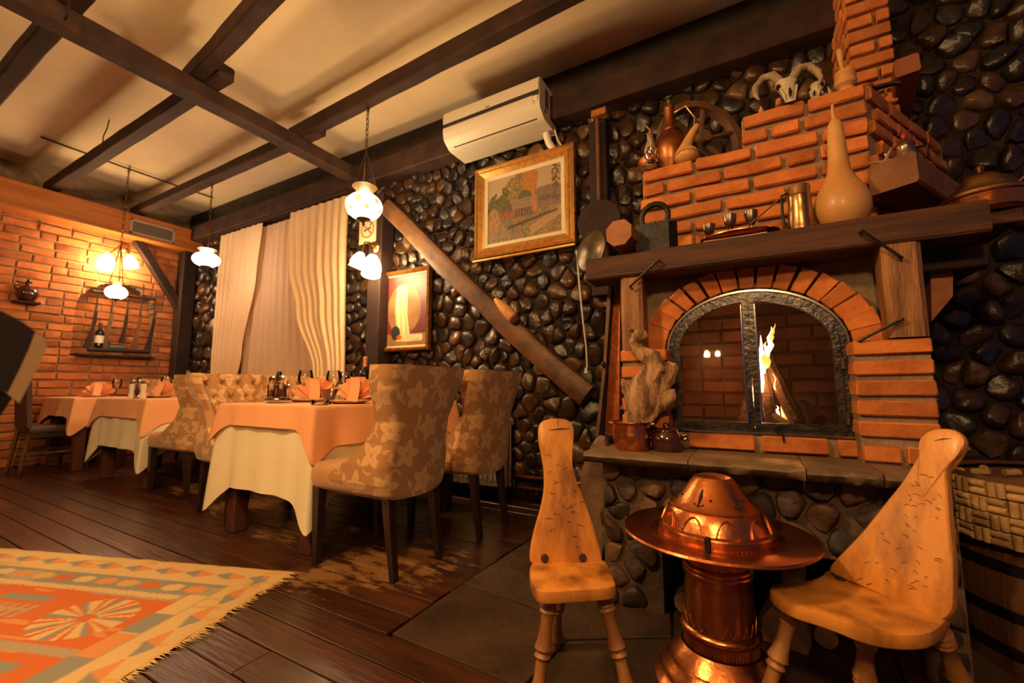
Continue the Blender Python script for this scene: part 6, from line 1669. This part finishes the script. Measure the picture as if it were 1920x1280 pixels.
mk('curl', tube([(.0,0,0),(.02,0,.05),(.0,0,.09),(-.03,0,.10),(-.045,.0,.07)], [.014,.016,.014,.010,.004], 10), m_horn, t, smooth=60); mk('tine', tube([(.01,0,.06),(.02,0,.10),(.015,0,.13)], [.008,.006,.002], 8), m_bone, t); mk('tine', tube([(-.01,0,.07),(-.008,0,.11),(-.016,0,.135)], [.008,.006,.002], 8), m_bone, t); mk('root', mv(ball(.02,10,8,(1,.8,.7)),.0,0,.012), m_horn, t)
t, p = lz('wooden_mortar', 'pale turned wooden mortar with its pestle on top of the breast', 'mortar', 1584, 145, 2.19, LEDGE2)
H_ = at(1584,108,Y=2.19).z-at(1584,147,Y=2.19).z; r = S(18, p)
mk('bowl', lathe([(0,.001),(r*.85,0),(r*.8,H_*.12),(r*.62,H_*.22),(r*.95,H_*.36),(r,H_*.5),(r*.9,H_*.62),(r*.96,H_*.68),(r*.9,H_*.85),(r*.86,H_),(r*.7,H_),(r*.6,H_*.6),(0,H_*.5)], 32), m_turned, t, smooth=35)
mk('pestle', tube([(0,.005,H_*.55),(-.004,.005,H_*1.15),(-.008,.005,H_*1.6),(-.010,.005,H_*2.15),(-.010,.005,H_*2.25)], [.008,.007,.010,.012,.006], 10), m_turned, t, smooth=60)
t, p = lz('wooden_flask', 'tiny turned wooden flask left of the ram skull', 'flask', 1424, 165, 2.22, LEDGE2)
mk('body', lathe([(0,.001),(.016,0),(.018,.012),(.014,.028),(.009,.034),(.012,.044),(.008,.054)], 18), m_turned, t, smooth=60); mk('stopper', lathe([(.006,.052),(.005,.060),(.003,.068),(0,.07)], 12), m_turned, t)
t, p = lz('clay_bottle', 'brown clay bottle standing behind the ram skull', 'bottle', 1458, 160, 2.36, LEDGE2)
mk('body', lathe([(0,.001),(.04,0),(.045,.03),(.04,.08),(.022,.11),(.016,.13)], 20), M('red_clay', (.30,.085,.028), None, .7), t, smooth=60); mk('cork_stopper', lathe([(.014,.128),(.013,.16),(0,.16)], 14), m_turned, t)
t, p = lz('clay_pot', 'round terracotta pot at the back of the breast behind the pestle', 'pot', 1610, 120, 2.40, LEDGE2)
mk('body', lathe([(0,.001),(.045,0),(.065,.04),(.06,.08),(.04,.105),(.046,.12),(.04,.12),(.034,.10)], 26), M('terracotta', (.34,.11,.04), None, .75), t, smooth=60); mk('handle', tube([(.04,0,.11),(.085,0,.10),(.085,0,.06),(.06,0,.045)], .006, 8), M('terracotta_handle', (.34,.11,.04), None, .75), t)
t, p = lz('iron_tongs', 'pair of black iron tongs lying on the right edge of the breast', 'tongs', 1640, 120, 2.24, LEDGE2)
d_ = Vector((.10,-.02,-.0))
mk('arm', tube([(-.05,.06,.035),(.0,.03,.04),(.05,.0,.022),(.075,-.01,.006)], .006, 8), m_black, t); mk('arm', tube([(-.05,.08,.03),(.01,.05,.038),(.06,.02,.022),(.085,.01,.006)], .006, 8), m_black, t); mk('pivot', mv(ball(.010,8,6), .0,.04,.04), m_iron, t); mk('box_block', cbox((-.03,.07,.012),(.06,.05,.024),.004), m_black, t)

# ---- hanging pans and post left of the breast
one('tall_wall_post', long_box((at(1121,300,Y=2.86).x,2.90,1.50), (at(1121,300,Y=2.86).x,2.90,2.80), .13, .10, 8, .003, .01, 2, (0,1,0)), m_post, 'tall dark post on the stone wall behind the hanging peel', 'post')
bk_ = one('post_cap', cbox((at(1121,208,Y=2.80).x,2.83,at(1121,208,Y=2.80).z),(.11,.05,.05),.005), m_redwood, 'small orange cut end above the hanging peel', 'block')
p = at(1118,212,Y=2.78)
t = thing('bread_peel', 'long-handled dark wooden peel hanging on the tall wall post', 'peel', (p.x, 2.80, at(1114,418,Y=2.8).z-.18))
pz0 = at(1114,418,Y=2.8).z-.18
mk('handle', tube([(0,0,.28),(0,0,p.z-pz0-.04)], .014, 10), m_brace, t); mk('hanging_loop', tube([(0,0,p.z-pz0-.05),(.01,.0,p.z-pz0-.02),(0,.03,p.z-pz0)], .004, 6), m_black, t)
mk('blade', X(lathe([(0,0),(.15,.002),(.155,.008),(.15,.014),(0,.016)], 36), Matrix.Translation((0,-.012,.18)) @ Matrix.Rotation(PI/2,4,'X')), m_post, t)
p = at(1108,440,Y=2.04)
t = thing('metal_platter', 'large worn metal platter standing behind the octagonal timber', 'platter', (p.x, 2.04, MZ))
m_plat = M('worn_tin', (.07,.055,.045), (.22,.17,.12), .35, metal=1, scale=6, bump=.15)
pm = Matrix.Translation((0,0,.108)) @ Matrix.Rotation(-.5,4,'Z') @ Matrix.Rotation(PI/2-.12,4,'X')
mk('dish', X(lathe([(0,.012),(.06,.010),(.068,.004),(.102,.0),(.105,.004),(.075,.012),(.06,.02),(0,.022)], 44), pm), m_plat, t, smooth=30)
mk('rim', X(lathe([(.102,-.002),(.107,.0),(.107,.006),(.102,.006)], 44), pm), m_iron, t)
# wooden clog on the slanting brace
p = at(946,580,Y=2.76); a, b = at(928,560,Y=2.77), at(966,600,Y=2.77)
t = thing('wooden_clog', 'small pale wooden clog hung on the slanting brace', 'clog', tuple(b))
v = a-b
mk('toe', wob(tube([v*1.0, v*.8, v*.5, v*.25, v*.08], [.014,.030,.042,.046,.040], 14), .003, 20), m_turned, t, smooth=60)
mk('opening', tube([v*.09, v*-.02, v*-.10], [.041,.040,.030], 14), m_notch, t); mk('red_lining', tube([v*.10, v*.04], [.0425,.0425], 14), M('red_lining', (.30,.03,.02), None, .8), t)

# ---- dark lamp head on a stand close to the camera on the left edge
def atd(px_, py_, d): return _C+((px_-960)/FPX*_R + (640-py_)/FPX*_U + _F)*d
nd = .62
base = atd(-60, 800, nd)
nl = thing('lamp_on_stand', 'dark tilted lamp head with a pale metal edge very close at the left picture edge', 'lamp', (base.x, base.y, 0))
def near_prism(pts, d0, d1, ins=.0):
    a = [atd(*p, d0) for p in pts]; dv = (atd(30,660,1)-_C).normalized(); b = [q+dv*(d1-d0) for q in a]
    return loft([a, b])
m_nlid = M('lamp_head_black', (.016,.010,.012), None, .6); m_nrim = M('lamp_head_rim', (.50,.33,.19), None, .45, metal=.2)
mk('head', near_prism([(-70,548),(0,582),(40,602),(76,628),(70,642),(22,738),(-10,728),(-70,700)], nd, nd+.06), m_nlid, nl, world=True)
mk('rim', near_prism([(66,622),(82,632),(89,650),(70,690),(36,756),(14,738),(38,690),(56,650)], nd-.004, nd+.064), m_nrim, nl, world=True)
mk('clamp', near_prism([(-30,722),(8,736),(22,748),(-2,784),(-40,800)], nd+.01, nd+.05), m_black_pl, nl, world=True)
q = atd(-34, 778, nd+.05); mk('stand_pole', tube([q, Vector((q.x,q.y,.30)), Vector((q.x,q.y,.02))], .012, 10), m_black_pl, nl, world=True)
for k in range(3):
    a = 2*PI*k/3+.4; mk('stand_leg', tube([(q.x,q.y,.16),(q.x+.22*math.cos(a),q.y+.22*math.sin(a),.012)], .009, 8), m_black_pl, nl, world=True)
